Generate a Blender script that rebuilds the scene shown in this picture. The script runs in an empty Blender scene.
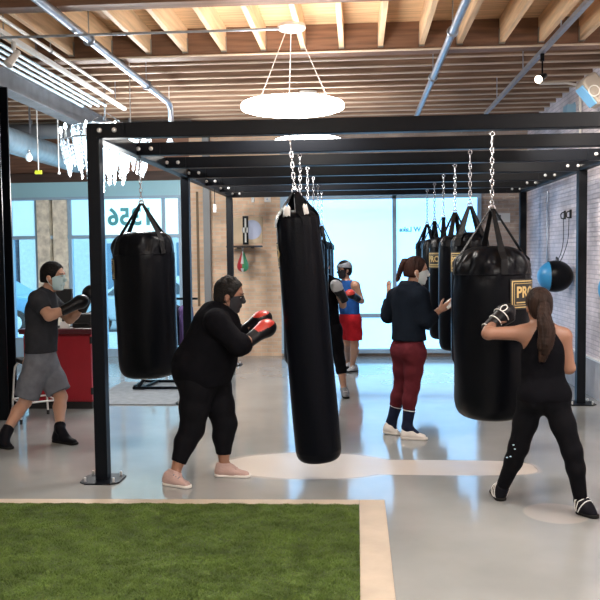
import bpy, math, random
import numpy as np
from mathutils import Vector, Matrix
random.seed(7); rng = np.random.default_rng(7)
SC = bpy.context.scene
COL = SC.collection
PI = math.pi
V = lambda *a: np.array(a, float)
def nrm(a):
    a = np.asarray(a, float); return a / np.linalg.norm(a)

# ------------------------------------------------------------------ camera
CAM_H, FOC = 1.8, 800.0
_vx, _vy, _roll = 357.3, 253.25, 0.0115
_cy = nrm([(_vx - 300) / FOC, -(_vy - 300) / FOC, -1])
_cz = V(-_roll, 1, 0); _cz[2] = -(_cz[0] * _cy[0] + _cz[1] * _cy[1]) / _cy[2]; _cz = nrm(_cz)
_cx = np.cross(_cy, _cz)
ROT = np.array([_cx, _cy, _cz])
cam_data = bpy.data.cameras.new('camera'); cam = bpy.data.objects.new('camera', cam_data); COL.objects.link(cam)
M = Matrix([list(ROT[i]) + [0] for i in range(3)] + [[0, 0, 0, 1]])
cam.matrix_world = Matrix.Translation((0, 0, CAM_H)) @ M
cam_data.sensor_fit = 'HORIZONTAL'; cam_data.sensor_width = 36; cam_data.lens = 36 * FOC / 600
cam_data.clip_start = .05; cam_data.clip_end = 300
SC.camera = cam
def ray(px, py): return ROT @ V((px - 300) / FOC, -(py - 300) / FOC, -1)
def at(px, py, Y):
    d = ray(px, py); return V(0, 0, CAM_H) + d * (Y / d[1])
def G(px, py, z=0.0):
    d = ray(px, py); return V(0, 0, CAM_H) + d * ((z - CAM_H) / d[2])

# ------------------------------------------------------------------ materials
def mat(name, col, rough=.6, metal=0., spec=.5, bump=0., bscale=40., var=0., vscale=8., emit=None, estr=0., coat=0., stretch=None):
    m = bpy.data.materials.new(name); m.use_nodes = True
    nt = m.node_tree; b = nt.nodes['Principled BSDF']
    c = tuple(col) + (1,)
    b.inputs['Base Color'].default_value = c
    b.inputs['Roughness'].default_value = rough; b.inputs['Metallic'].default_value = metal
    b.inputs['Specular IOR Level'].default_value = spec
    b.inputs['Coat Weight'].default_value = coat
    if emit is not None:
        b.inputs['Emission Color'].default_value = tuple(emit) + (1,); b.inputs['Emission Strength'].default_value = estr
    if bump or var:
        tc = nt.nodes.new('ShaderNodeTexCoord'); mp = nt.nodes.new('ShaderNodeMapping')
        nt.links.new(tc.outputs['Object'], mp.inputs[0])
        if stretch: mp.inputs['Scale'].default_value = stretch
    if var:
        n = nt.nodes.new('ShaderNodeTexNoise'); n.inputs['Scale'].default_value = vscale; n.inputs['Detail'].default_value = 5
        nt.links.new(mp.outputs[0], n.inputs['Vector'])
        r = nt.nodes.new('ShaderNodeValToRGB')
        r.color_ramp.elements[0].position = .3; r.color_ramp.elements[1].position = .7
        r.color_ramp.elements[0].color = tuple(max(0, x * (1 - var)) for x in col) + (1,)
        r.color_ramp.elements[1].color = tuple(min(1, x * (1 + var)) for x in col) + (1,)
        nt.links.new(n.outputs[0], r.inputs[0]); nt.links.new(r.outputs[0], b.inputs['Base Color'])
    if bump:
        n2 = nt.nodes.new('ShaderNodeTexNoise'); n2.inputs['Scale'].default_value = bscale; n2.inputs['Detail'].default_value = 4
        nt.links.new(mp.outputs[0], n2.inputs['Vector'])
        bp = nt.nodes.new('ShaderNodeBump'); bp.inputs['Strength'].default_value = bump; bp.inputs['Distance'].default_value = .02
        nt.links.new(n2.outputs[0], bp.inputs['Height']); nt.links.new(bp.outputs[0], b.inputs['Normal'])
    return m

def brick(name, c1, c2, mortar, plane='xz', w=.2, h=.067, ms=.009, bump=.5, rough=.85, var=.35):
    m = bpy.data.materials.new(name); m.use_nodes = True
    nt = m.node_tree; b = nt.nodes['Principled BSDF']; L = nt.links.new
    tc = nt.nodes.new('ShaderNodeTexCoord'); sp = nt.nodes.new('ShaderNodeSeparateXYZ'); cb = nt.nodes.new('ShaderNodeCombineXYZ')
    L(tc.outputs['Object'], sp.inputs[0])
    L(sp.outputs['X' if plane == 'xz' else 'Y'], cb.inputs[0]); L(sp.outputs['Z'], cb.inputs[1])
    t = nt.nodes.new('ShaderNodeTexBrick'); L(cb.outputs[0], t.inputs['Vector'])
    t.inputs['Scale'].default_value = 1; t.inputs['Brick Width'].default_value = w; t.inputs['Row Height'].default_value = h
    t.inputs['Mortar Size'].default_value = ms; t.inputs['Mortar Smooth'].default_value = .3
    t.inputs['Color1'].default_value = c1 + (1,); t.inputs['Color2'].default_value = c2 + (1,); t.inputs['Mortar'].default_value = mortar + (1,)
    n = nt.nodes.new('ShaderNodeTexNoise'); n.inputs['Scale'].default_value = 1.7; n.inputs['Detail'].default_value = 8; L(tc.outputs['Object'], n.inputs['Vector'])
    mr = nt.nodes.new('ShaderNodeMapRange'); mr.inputs['From Min'].default_value = .3; mr.inputs['From Max'].default_value = .7
    mr.inputs['To Min'].default_value = 1 - var; mr.inputs['To Max'].default_value = 1 + var * .6; L(n.outputs[0], mr.inputs[0])
    mx = nt.nodes.new('ShaderNodeVectorMath'); mx.operation = 'SCALE'; L(t.outputs['Color'], mx.inputs[0]); L(mr.outputs[0], mx.inputs['Scale'])
    L(mx.outputs[0], b.inputs['Base Color']); b.inputs['Roughness'].default_value = rough
    n3 = nt.nodes.new('ShaderNodeTexNoise'); n3.inputs['Scale'].default_value = 30; n3.inputs['Detail'].default_value = 5; L(tc.outputs['Object'], n3.inputs['Vector'])
    ad = nt.nodes.new('ShaderNodeMath'); ad.operation = 'MULTIPLY_ADD'; L(n3.outputs[0], ad.inputs[0]); ad.inputs[1].default_value = .6
    inv = nt.nodes.new('ShaderNodeMath'); inv.operation = 'SUBTRACT'; inv.inputs[0].default_value = 1; L(t.outputs['Fac'], inv.inputs[1]); L(inv.outputs[0], ad.inputs[2])
    bp = nt.nodes.new('ShaderNodeBump'); bp.inputs['Strength'].default_value = bump; bp.inputs['Distance'].default_value = .012
    L(ad.outputs[0], bp.inputs['Height']); L(bp.outputs[0], b.inputs['Normal'])
    return m

def wood(name, col, axis='Y', var=.3, rough=.6):
    st = {'Y': (9, .6, 9), 'X': (.6, 9, 9), 'Z': (9, 9, .6)}[axis]
    return mat(name, col, rough, bump=.15, bscale=8, var=var, vscale=3., stretch=st)

def glass(name, tint=(.6, .85, 1.), refl=.08):
    m = bpy.data.materials.new(name); m.use_nodes = True; nt = m.node_tree; nt.nodes.clear()
    o = nt.nodes.new('ShaderNodeOutputMaterial'); mx = nt.nodes.new('ShaderNodeMixShader')
    t = nt.nodes.new('ShaderNodeBsdfTransparent'); t.inputs[0].default_value = tint + (1,)
    g = nt.nodes.new('ShaderNodeBsdfGlossy'); g.inputs['Roughness'].default_value = .02
    mx.inputs[0].default_value = refl
    nt.links.new(t.outputs[0], mx.inputs[1]); nt.links.new(g.outputs[0], mx.inputs[2]); nt.links.new(mx.outputs[0], o.inputs[0])
    return m

MT = {}
MT['black_steel'] = mat('black_steel', (.003, .004, .0065), .42, spec=.13)
MT['steel'] = mat('bright_steel', (.62, .62, .64), .25, 1.)
MT['galv'] = mat('galvanised', (.42, .47, .55), .35, .85, var=.12, vscale=20)
MT['vinyl'] = mat('black_vinyl', (.0025, .003, .0045), .30, spec=.11, bump=.12, bscale=9)
MT['vinyl2'] = mat('matte_black_leather', (.0025, .003, .005), .36, spec=.07, bump=.12, bscale=60)
MT['strap'] = mat('black_webbing', (.007, .007, .008), .5, spec=.12)
MT['gold'] = mat('gold_print', (.55, .40, .16), .45)
MT['labelblack'] = mat('label_black', (.01, .01, .01), .5)
MT['white'] = mat('white_plastic', (.75, .75, .74), .4)
MT['offwhite'] = mat('off_white', (.6, .58, .55), .5)
MT['rubber'] = mat('black_rubber', (.012, .012, .013), .75)
MT['joist'] = wood('joist_wood', (.70, .49, .30), 'Y', .2)
MT['deck'] = wood('deck_wood', (.42, .25, .13), 'X', .3)
MT['girder'] = wood('girder_wood', (.17, .085, .048), 'X', .35)
MT['joist_dark'] = wood('old_joist_wood', (.25, .15, .098), 'X', .4)
MT['deck_dark'] = wood('old_deck_wood', (.10, .055, .036), 'X', .4)
MT['red'] = mat('red_laminate', (.30, .008, .018), .4, var=.1, vscale=3)
MT['brick_tan'] = brick('tan_brick', (.78, .56, .39), (.66, .44, .30), (.66, .54, .43))
MT['brick_brown'] = brick('brown_brick', (.46, .36, .30), (.36, .28, .24), (.44, .39, .36))
MT['brick_white'] = brick('painted_brick', (.80, .725, .765), (.68, .615, .66), (.56, .51, .56), 'yz', w=.19, h=.058, ms=.007, var=.35, bump=1.0)
MT['bluepaint'] = mat('blue_grey_paint', (.20, .36, .50), .4)
MT['frame'] = mat('window_frame_paint', (.30, .45, .60), .4)
MT['beamgrey'] = mat('grey_painted_steel', (.14, .15, .17), .5, var=.2, vscale=6)
MT['glass'] = glass('storefront_glass', (.62, .88, 1.), .10)
MT['skin1'] = mat('skin_light', (.42, .235, .16), .5)
MT['skin2'] = mat('skin_tan', (.40, .22, .15), .5)
MT['skin3'] = mat('skin_warm', (.23, .112, .070), .5)
MT['eye'] = mat('eye_white', (.6, .6, .58), .3)
MT['iris'] = mat('iris_dark', (.02, .012, .01), .3)

# ------------------------------------------------------------------ object helpers
def link(o, parent=None):
    COL.objects.link(o)
    if parent is not None: o.parent = parent
    return o
def tag(o, label=None, cat=None, group=None, kind=None):
    if label: o['label'] = label
    if cat: o['category'] = cat
    if group: o['group'] = group
    if kind: o['kind'] = kind
    return o
def thing(name, label, cat, loc=(0, 0, 0), group=None, rot=None):
    o = bpy.data.objects.new(name, None); COL.objects.link(o); o.empty_display_size = .1
    o.location = tuple(loc)
    if rot is not None: o.rotation_euler = rot
    return tag(o, label, cat, group)
def copy_tree(o, parent=None):
    c = o.copy(); COL.objects.link(c)
    if parent is not None: c.parent = parent
    for ch in [x for x in COL.objects if x.parent == o]: copy_tree(ch, c)
    return c

class MB:
    def __init__(s): s.v = []; s.f = []; s.sm = []; s.mi = []; s.cur = 0
    def add(s, vs, fs, smooth=False):
        n = len(s.v); s.v += [tuple(map(float, p)) for p in vs]; s.f += [tuple(n + i for i in f) for f in fs]
        s.sm += [smooth] * len(fs); s.mi += [s.cur] * len(fs); return s
    def frame(s, c, ax, ay, az):
        c = V(*c); vs = [c + sx * V(*ax) + sy * V(*ay) + sz * V(*az) for sx in (-1, 1) for sy in (-1, 1) for sz in (-1, 1)]
        return s.add(vs, [(0, 1, 3, 2), (4, 6, 7, 5), (0, 4, 5, 1), (2, 3, 7, 6), (0, 2, 6, 4), (1, 5, 7, 3)])
    def box(s, c, size, rz=0.):
        a = V(math.cos(rz), math.sin(rz), 0); b = V(-math.sin(rz), math.cos(rz), 0)
        return s.frame(c, a * size[0] / 2, b * size[1] / 2, V(0, 0, size[2] / 2))
    def lohi(s, lo, hi): return s.box([(a + b) / 2 for a, b in zip(lo, hi)], [abs(b - a) for a, b in zip(lo, hi)])
    def bar(s, a, b, w, h, up=(0, 0, 1)):
        a, b = V(*a), V(*b); d = nrm(b - a); u = V(*up); u = nrm(u - d * (u @ d)); r = np.cross(d, u)
        return s.frame((a + b) / 2, (b - a) / 2, r * w / 2, u * h / 2)
    def tube(s, pts, r, seg=8, caps=True, closed=False):
        P = [V(*p) for p in pts]; n = len(P); R = r if hasattr(r, '__len__') else [r] * n
        T = []
        for i in range(n):
            a = P[(i - 1) % n] if (closed or i > 0) else P[i]; b = P[(i + 1) % n] if (closed or i < n - 1) else P[i]
            T.append(nrm(b - a))
        u = V(0, 0, 1) if abs(T[0][2]) < .9 else V(1, 0, 0); u = nrm(u - T[0] * (u @ T[0]))
        vs = []; fs = []
        for i in range(n):
            u = nrm(u - T[i] * (u @ T[i])); w = np.cross(T[i], u)
            for k in range(seg):
                a = 2 * PI * k / seg; vs.append(P[i] + R[i] * (math.cos(a) * u + math.sin(a) * w))
        for i in range(n if closed else n - 1):
            j = (i + 1) % n
            for k in range(seg):
                k2 = (k + 1) % seg; fs.append((i * seg + k, i * seg + k2, j * seg + k2, j * seg + k))
        if caps and not closed:
            fs.append(tuple(range(seg - 1, -1, -1))); fs.append(tuple((n - 1) * seg + k for k in range(seg)))
        return s.add(vs, fs, True)
    def cyl(s, a, b, r0, r1=None, seg=16): return s.tube([a, b], [r0, r0 if r1 is None else r1], seg)
    def lathe(s, prof, c=(0, 0, 0), seg=32, axis='z', fold=None):
        vs = []; fs = []; n = len(prof)
        for i, (r, z) in enumerate(prof):
            for k in range(seg):
                a = 2 * PI * k / seg; rr = r + (fold(a, z, r) if fold else 0)
                x, y = rr * math.cos(a), rr * math.sin(a)
                p = (x, y, z) if axis == 'z' else (z, x, y)
                vs.append(V(*c) + V(*p))
        for i in range(n - 1):
            for k in range(seg):
                k2 = (k + 1) % seg; fs.append((i * seg + k, i * seg + k2, (i + 1) * seg + k2, (i + 1) * seg + k))
        fs.append(tuple(range(seg - 1, -1, -1))); fs.append(tuple((n - 1) * seg + k for k in range(seg)))
        return s.add(vs, fs, True)
    def build(s, name, m=None, parent=None, bevel=0., off=None, mats=None):
        me = bpy.data.meshes.new(name)
        vs = s.v if off is None else [(p[0] - off[0], p[1] - off[1], p[2] - off[2]) for p in s.v]
        me.from_pydata(vs, [], s.f)
        for mm in (mats or [m]): me.materials.append(mm)
        me.polygons.foreach_set('use_smooth', s.sm)
        me.polygons.foreach_set('material_index', s.mi); me.update()
        o = link(bpy.data.objects.new(name, me), parent)
        if bevel:
            b = o.modifiers.new('bevel', 'BEVEL'); b.width = bevel; b.segments = 2; b.limit_method = 'ANGLE'
        if any(s.sm) and not all(s.sm) or any(s.sm):
            try: me.set_sharp_from_angle(angle=math.radians(50))
            except Exception: pass
        return o
def box_obj(name, lo, hi, m, parent=None, bevel=0., kind=None):
    o = MB().lohi(lo, hi).build(name, m, parent, bevel)
    if kind: o['kind'] = kind
    return o
def spline(pts, n=8):
    P = [V(*p) for p in pts]; out = []
    for i in range(len(P) - 1):
        p0 = P[max(i - 1, 0)]; p1 = P[i]; p2 = P[i + 1]; p3 = P[min(i + 2, len(P) - 1)]
        for k in range(n):
            t = k / n; out.append(.5 * (2 * p1 + (p2 - p0) * t + (2 * p0 - 5 * p1 + 4 * p2 - p3) * t * t + (3 * p1 - p0 - 3 * p2 + p3) * t ** 3))
    out.append(P[-1]); return out
def text_mesh(body, size):
    cu = bpy.data.curves.new('lettering', 'FONT'); cu.body = body; cu.size = size; cu.align_x = 'CENTER'; cu.align_y = 'CENTER'; cu.resolution_u = 3
    cu.offset = size * .03
    o = bpy.data.objects.new('lettering', cu); COL.objects.link(o)
    dg = bpy.context.evaluated_depsgraph_get(); me = bpy.data.meshes.new_from_object(o.evaluated_get(dg))
    bpy.data.objects.remove(o); bpy.data.curves.remove(cu); return me

# ------------------------------------------------------------------ implicit surfaces (bodies, clothes, gloves)
def C(a, b, ra, rb, k=.02, n=None, s=1., cut=()): return ('c', V(*a), V(*b), ra, rb, k, None if n is None else V(*n), s, cut)
def E(c, r, fr=None, k=.02, cut=()): return ('e', V(*c), V(*r), fr if fr is not None else (V(1, 0, 0), V(0, 1, 0), V(0, 0, 1)), k, cut)
BIG = .09
def _dist(p, X, Y, Z):
    if p[0] == 'c':
        _, a, b, ra, rb, k, n, s, cut = p
        ba = b - a; L2 = ba @ ba + 1e-12
        t = np.clip(((X - a[0]) * ba[0] + (Y - a[1]) * ba[1] + (Z - a[2]) * ba[2]) / L2, 0, 1)
        qx = X - a[0] - t * ba[0]; qy = Y - a[1] - t * ba[1]; qz = Z - a[2] - t * ba[2]
        if n is not None and s != 1.:
            m = n - ba * (n @ ba) / L2
            m = nrm(m); q = (qx * m[0] + qy * m[1] + qz * m[2]) * (1 / s - 1)
            qx = qx + q * m[0]; qy = qy + q * m[1]; qz = qz + q * m[2]
            d = (np.sqrt(qx * qx + qy * qy + qz * qz) - (ra + t * (rb - ra))) * (s + 1) / 2
        else:
            d = np.sqrt(qx * qx + qy * qy + qz * qz) - (ra + t * (rb - ra))
    else:
        _, c, r, fr, k, cut = p
        ux, uy, uz = X - c[0], Y - c[1], Z - c[2]
        q = [(ux * f[0] + uy * f[1] + uz * f[2]) for f in fr]
        k0 = np.sqrt((q[0] / r[0]) ** 2 + (q[1] / r[1]) ** 2 + (q[2] / r[2]) ** 2)
        k1 = np.sqrt((q[0] / r[0] ** 2) ** 2 + (q[1] / r[1] ** 2) ** 2 + (q[2] / r[2] ** 2) ** 2) + 1e-9
        d = np.where(k0 < .05, -r.min() * .95, k0 * (k0 - 1) / k1)
    for pt, nn in cut:
        d = np.maximum(d, (X - pt[0]) * nn[0] + (Y - pt[1]) * nn[1] + (Z - pt[2]) * nn[2])
    return d
def _bb(p):
    if p[0] == 'c':
        r = max(p[3], p[4]); return np.minimum(p[1], p[2]) - r, np.maximum(p[1], p[2]) + r
    r = p[2].max(); return p[1] - r, p[1] + r
def sdf(prims, h, cuts=(), sub=()):
    lo = np.min([_bb(p)[0] for p in prims], 0) - 4 * h; hi = np.max([_bb(p)[1] for p in prims], 0) + 4 * h
    nx, ny, nz = [int(math.ceil(q)) + 1 for q in (hi - lo) / h]
    ax = [(lo[i] + h * np.arange(n)) for i, n in enumerate((nx, ny, nz))]
    F = np.full((nx, ny, nz), BIG)
    def part(p):
        a, b = _bb(p); a = a - BIG * .7; b = b + BIG * .7
        i0 = np.maximum(np.floor((a - lo) / h).astype(int), 0); i1 = np.minimum(np.ceil((b - lo) / h).astype(int) + 1, (nx, ny, nz))
        sl = tuple(slice(i0[i], i1[i]) for i in range(3))
        return sl, _dist(p, ax[0][sl[0]][:, None, None], ax[1][sl[1]][None, :, None], ax[2][sl[2]][None, None, :])
    for p in prims:
        sl, d = part(p); d = np.minimum(d, BIG); k = p[5] if p[0] == 'c' else p[4]
        o = F[sl]; hh = np.clip(.5 + .5 * (o - d) / k, 0, 1); F[sl] = o * (1 - hh) + d * hh - k * hh * (1 - hh)
    for p in sub:
        sl, d = part(p); F[sl] = np.maximum(F[sl], -d)
    for pt, nn in cuts:
        F = np.maximum(F, (ax[0][:, None, None] - pt[0]) * nn[0] + (ax[1][None, :, None] - pt[1]) * nn[1] + (ax[2][None, None, :] - pt[2]) * nn[2])
    return surfnet(F, lo, h)
def surfnet(F, lo, h):
    F = F + 1e-7
    ins = F < 0
    cnt = np.zeros(tuple(n - 1 for n in F.shape), np.int8)
    for i in (0, 1):
        for j in (0, 1):
            for k in (0, 1):
                cnt += ins[i:F.shape[0] - 1 + i, j:F.shape[1] - 1 + j, k:F.shape[2] - 1 + k]
    act = (cnt > 0) & (cnt < 8); I = np.argwhere(act); idx = -np.ones(cnt.shape, int); idx[act] = np.arange(len(I))
    S = np.zeros((len(I), 3)); N = np.zeros(len(I))
    for a in range(3):
        b, c = [q for q in range(3) if q != a]
        for ob in (0, 1):
            for oc in (0, 1):
                p0 = I.copy(); p0[:, b] += ob; p0[:, c] += oc; p1 = p0.copy(); p1[:, a] += 1
                f0 = F[tuple(p0.T)]; f1 = F[tuple(p1.T)]; m = (f0 < 0) != (f1 < 0)
                t = np.where(m, f0 / np.where(m, f0 - f1, 1), 0)
                P = np.zeros((len(I), 3)); P[:, b] = ob; P[:, c] = oc; P[:, a] = t
                S[m] += P[m]; N[m] += 1
    vs = lo + h * (I + S / N[:, None])
    quads = []
    for a in range(3):
        b, c = [(1, 2), (2, 0), (0, 1)][a]
        sl0 = [slice(None)] * 3; sl1 = [slice(None)] * 3; sl0[a] = slice(0, -1); sl1[a] = slice(1, None)
        i0 = ins[tuple(sl0)]; i1 = ins[tuple(sl1)]
        E_ = np.argwhere(i0 != i1); E_ = E_[(E_[:, b] > 0) & (E_[:, c] > 0) & (E_[:, b] < F.shape[b] - 1) & (E_[:, c] < F.shape[c] - 1)]
        fl = i0[tuple(E_.T)]
        def cell(db, dc):
            q = E_.copy(); q[:, b] += db; q[:, c] += dc; return idx[tuple(q.T)]
        Q = np.stack([cell(-1, -1), cell(0, -1), cell(0, 0), cell(-1, 0)], 1)
        Q[~fl] = Q[~fl][:, ::-1]; quads.append(Q)
    return vs, np.concatenate(quads)
def net_obj(name, vf, m, parent=None, off=(0, 0, 0), mats=None, mfn=None):
    vs, q = vf; vs = vs - np.asarray(off)[None]
    me = bpy.data.meshes.new(name)
    me.vertices.add(len(vs)); me.vertices.foreach_set('co', vs.astype(np.float32).ravel())
    me.loops.add(len(q) * 4); me.loops.foreach_set('vertex_index', q.astype(np.int32).ravel())
    me.polygons.add(len(q)); me.polygons.foreach_set('loop_start', np.arange(0, len(q) * 4, 4, dtype=np.int32))
    me.update(calc_edges=True); me.validate()
    for mm in (mats or [m]): me.materials.append(mm)
    me.polygons.foreach_set('use_smooth', np.ones(len(me.polygons), bool))
    if mfn is not None:
        cen = vs[q].mean(1) + np.asarray(off)[None]
        if len(me.polygons) == len(q): me.polygons.foreach_set('material_index', mfn(cen).astype(np.int32))
    me.update()
    return link(bpy.data.objects.new(name, me), parent)
# ------------------------------------------------------------------ the setting
WALL_Y = 14.0; WALL_X = 2.905; LEFT_X = -7.6; NEAR_Y = -2.5
def struct(o): o['kind'] = 'structure'; return o

def floor_material():
    m = bpy.data.materials.new('polished_concrete'); m.use_nodes = True; nt = m.node_tree; L = nt.links.new
    b = nt.nodes['Principled BSDF']; tc = nt.nodes.new('ShaderNodeTexCoord')
    def noise(sc, det=5):
        n = nt.nodes.new('ShaderNodeTexNoise'); n.inputs['Scale'].default_value = sc; n.inputs['Detail'].default_value = det
        L(tc.outputs['Object'], n.inputs['Vector']); return n
    def math(op, a, b_=None, c=None):
        n = nt.nodes.new('ShaderNodeMath'); n.operation = op
        for i, x in enumerate((a, b_, c)):
            if x is None: continue
            if isinstance(x, (int, float)): n.inputs[i].default_value = x
            else: L(x, n.inputs[i])
        return n.outputs[0]
    n1 = noise(1.1, 6); r = nt.nodes.new('ShaderNodeValToRGB'); L(n1.outputs[0], r.inputs[0])
    r.color_ramp.elements[0].position = .3; r.color_ramp.elements[1].position = .72
    r.color_ramp.elements[0].color = FLOOR_A + (1,); r.color_ramp.elements[1].color = FLOOR_B + (1,)
    # paler beige patches, rougher than the floor around them
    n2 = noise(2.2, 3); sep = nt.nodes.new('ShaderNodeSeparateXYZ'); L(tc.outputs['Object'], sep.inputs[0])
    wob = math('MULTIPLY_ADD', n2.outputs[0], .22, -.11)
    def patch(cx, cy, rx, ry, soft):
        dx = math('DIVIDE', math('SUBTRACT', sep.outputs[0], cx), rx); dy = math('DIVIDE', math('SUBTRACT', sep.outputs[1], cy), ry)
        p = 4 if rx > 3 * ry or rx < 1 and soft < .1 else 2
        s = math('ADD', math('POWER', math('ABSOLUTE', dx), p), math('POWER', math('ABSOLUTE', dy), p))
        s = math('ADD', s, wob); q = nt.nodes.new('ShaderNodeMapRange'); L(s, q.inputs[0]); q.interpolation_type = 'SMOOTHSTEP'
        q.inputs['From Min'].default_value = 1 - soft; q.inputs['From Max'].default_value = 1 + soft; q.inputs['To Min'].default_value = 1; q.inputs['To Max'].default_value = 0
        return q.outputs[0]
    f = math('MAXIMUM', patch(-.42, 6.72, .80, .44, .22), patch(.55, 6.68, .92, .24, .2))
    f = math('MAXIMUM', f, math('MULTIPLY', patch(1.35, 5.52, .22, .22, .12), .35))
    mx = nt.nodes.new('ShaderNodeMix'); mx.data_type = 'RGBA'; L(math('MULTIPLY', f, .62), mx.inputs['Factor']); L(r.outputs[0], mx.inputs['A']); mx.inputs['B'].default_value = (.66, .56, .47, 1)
    L(mx.outputs['Result'], b.inputs['Base Color'])
    n3 = noise(3, 4); rr = nt.nodes.new('ShaderNodeMapRange'); L(n3.outputs[0], rr.inputs[0])
    rr.inputs['From Min'].default_value = .3; rr.inputs['From Max'].default_value = .7
    rr.inputs['To Min'].default_value = .07; rr.inputs['To Max'].default_value = .14
    L(math('ADD', rr.outputs[0], math('MULTIPLY', f, .22)), b.inputs['Roughness'])
    b.inputs['Specular IOR Level'].default_value = .85
    bp = nt.nodes.new('ShaderNodeBump'); bp.inputs['Strength'].default_value = .04; bp.inputs['Distance'].default_value = .02
    n4 = noise(2.5, 2); L(n4.outputs[0], bp.inputs['Height']); L(bp.outputs[0], b.inputs['Normal'])
    return m
FLOOR_A = (.235, .243, .24); FLOOR_B = (.315, .324, .318)
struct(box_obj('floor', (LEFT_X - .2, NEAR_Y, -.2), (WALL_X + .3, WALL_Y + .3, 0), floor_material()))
struct(box_obj('wall_right', (WALL_X, NEAR_Y, 0), (WALL_X + .25, WALL_Y + .3, 4.5), MT['brick_white']))
struct(box_obj('wall_front', (LEFT_X, NEAR_Y - .2, 0), (WALL_X, NEAR_Y, 4.5), mat('front_plaster', (.45, .43, .41), .8, var=.1)))
struct(box_obj('wall_left', (LEFT_X - .25, NEAR_Y, 0), (LEFT_X, WALL_Y + .3, 4.5), mat('left_plaster', (.5, .47, .44), .8, var=.1)))
struct(box_obj('baseboard_right', (WALL_X - .035, NEAR_Y, 0), (WALL_X, WALL_Y, .46), mat('wall_base_concrete', (.40, .39, .41), .7, var=.12, vscale=5, bump=.2)))
struct(box_obj('trim_right', (WALL_X - .05, NEAR_Y, .46), (WALL_X, WALL_Y, .485), MT['white']))

# back wall: brown and tan brick round the frosted window, storefront on its left
bx = lambda px: at(px, 260, WALL_Y)[0]
bz = lambda py: at(300, py, WALL_Y)[2]
WX0, WX1, WZ0, WZ1 = bx(281), bx(481), .06, bz(196)
ST0, ST1 = LEFT_X, bx(191)                   # storefront opening
def wall_piece(x0, x1, z0, z1, m): return struct(box_obj('wall_back', (x0, WALL_Y, z0), (x1, WALL_Y + .3, z1), m))
wall_piece(ST1, WX0, 0, 4.5, MT['brick_tan'])
wall_piece(WX1, WALL_X, 0, 4.5, MT['brick_brown'])
wall_piece(WX0, WX1, WZ1, 4.5, MT['brick_brown'])
wall_piece(WX0, WX1, 0, WZ0, MT['brick_brown'])
SZT = at(50, 174, WALL_Y)[2]
wall_piece(ST0, ST1, SZT, 4.5, wood('plank_wall', (.25, .13, .085), 'X', .3))

# ceilings
DECK = 4.03
MT['deckN'] = wood('new_deck_wood', (.62, .41, .24), 'X', .25)
struct(box_obj('ceiling', (LEFT_X, NEAR_Y, DECK), (WALL_X, 8.06, 4.5), MT['deckN']))
struct(box_obj('ceiling', (LEFT_X, 8.06, 4.22), (WALL_X, WALL_Y, 4.5), MT['deck_dark']))
for y0, y1 in ((3.0, 3.16), (6.2, 6.36), (7.93, 8.08)):
    struct(box_obj('ceiling_girder', (LEFT_X, y0, 3.75), (WALL_X, y1, DECK if y0 < 7 else 4.22), MT['girder'], bevel=.004))
k = 0
MT['hanger'] = mat('joist_hanger_steel', (.35, .33, .30), .4, .6)
for i in range(-18, 9):
    x = -.14 + .382 * i + random.uniform(-.012, .012)
    if not LEFT_X + .1 < x < WALL_X - .05: continue
    for y0, y1 in ((3.16, 6.2), (6.36, 7.93)):
        j = struct(box_obj('ceiling_joist', (x - .024, y0, 3.795), (x + .024, y1, DECK), MT['joist'], bevel=.003))
        if y0 > 6 and x > -3.6:
            h = MB(); h.lohi((x - .027, y1 - .05, 3.79), (x - .0245, y1 - .001, 3.93)); h.lohi((x + .0245, y1 - .05, 3.79), (x + .027, y1 - .001, 3.93)); h.lohi((x - .027, y1 - .05, 3.79), (x + .027, y1 - .001, 3.794))
            h.build('joist_hanger', MT['hanger'], j)
y = 8.42; MT['lit_edge'] = wood('lit_edge_wood', (.48, .37, .28), 'X', .3)  # pale strips stand in for the light on the joist undersides
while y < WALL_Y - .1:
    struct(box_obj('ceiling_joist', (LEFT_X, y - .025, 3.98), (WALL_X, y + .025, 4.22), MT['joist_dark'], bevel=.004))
    MB().lohi((LEFT_X, y - .027, 3.966), (WALL_X, y + .027, 3.979)).build('joist_lit_edge', MT['lit_edge'], COL.objects[-1]); y += .365

# steel column and beam that close the left bay
cb = MB(); cx0 = -3.985
cb.lohi((cx0 - .13, 8.50, 0), (cx0 + .13, 8.52, 3.68)); cb.lohi((cx0 - .13, 8.72, 0), (cx0 + .13, 8.74, 3.68)); cb.lohi((cx0 - .01, 8.52, 0), (cx0 + .01, 8.72, 3.68))
struct(cb.build('steel_column', MT['black_steel']))
ib = MB(); ib.lohi((cx0 - .1, 8.09, 3.68), (cx0 + .1, WALL_Y, 3.70)); ib.lohi((cx0 - .1, 8.09, 3.93), (cx0 + .1, WALL_Y, 3.95)); ib.lohi((cx0 - .015, 8.09, 3.70), (cx0 + .015, WALL_Y, 3.93))
struct(ib.build('steel_beam', MT['beamgrey']))

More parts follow.
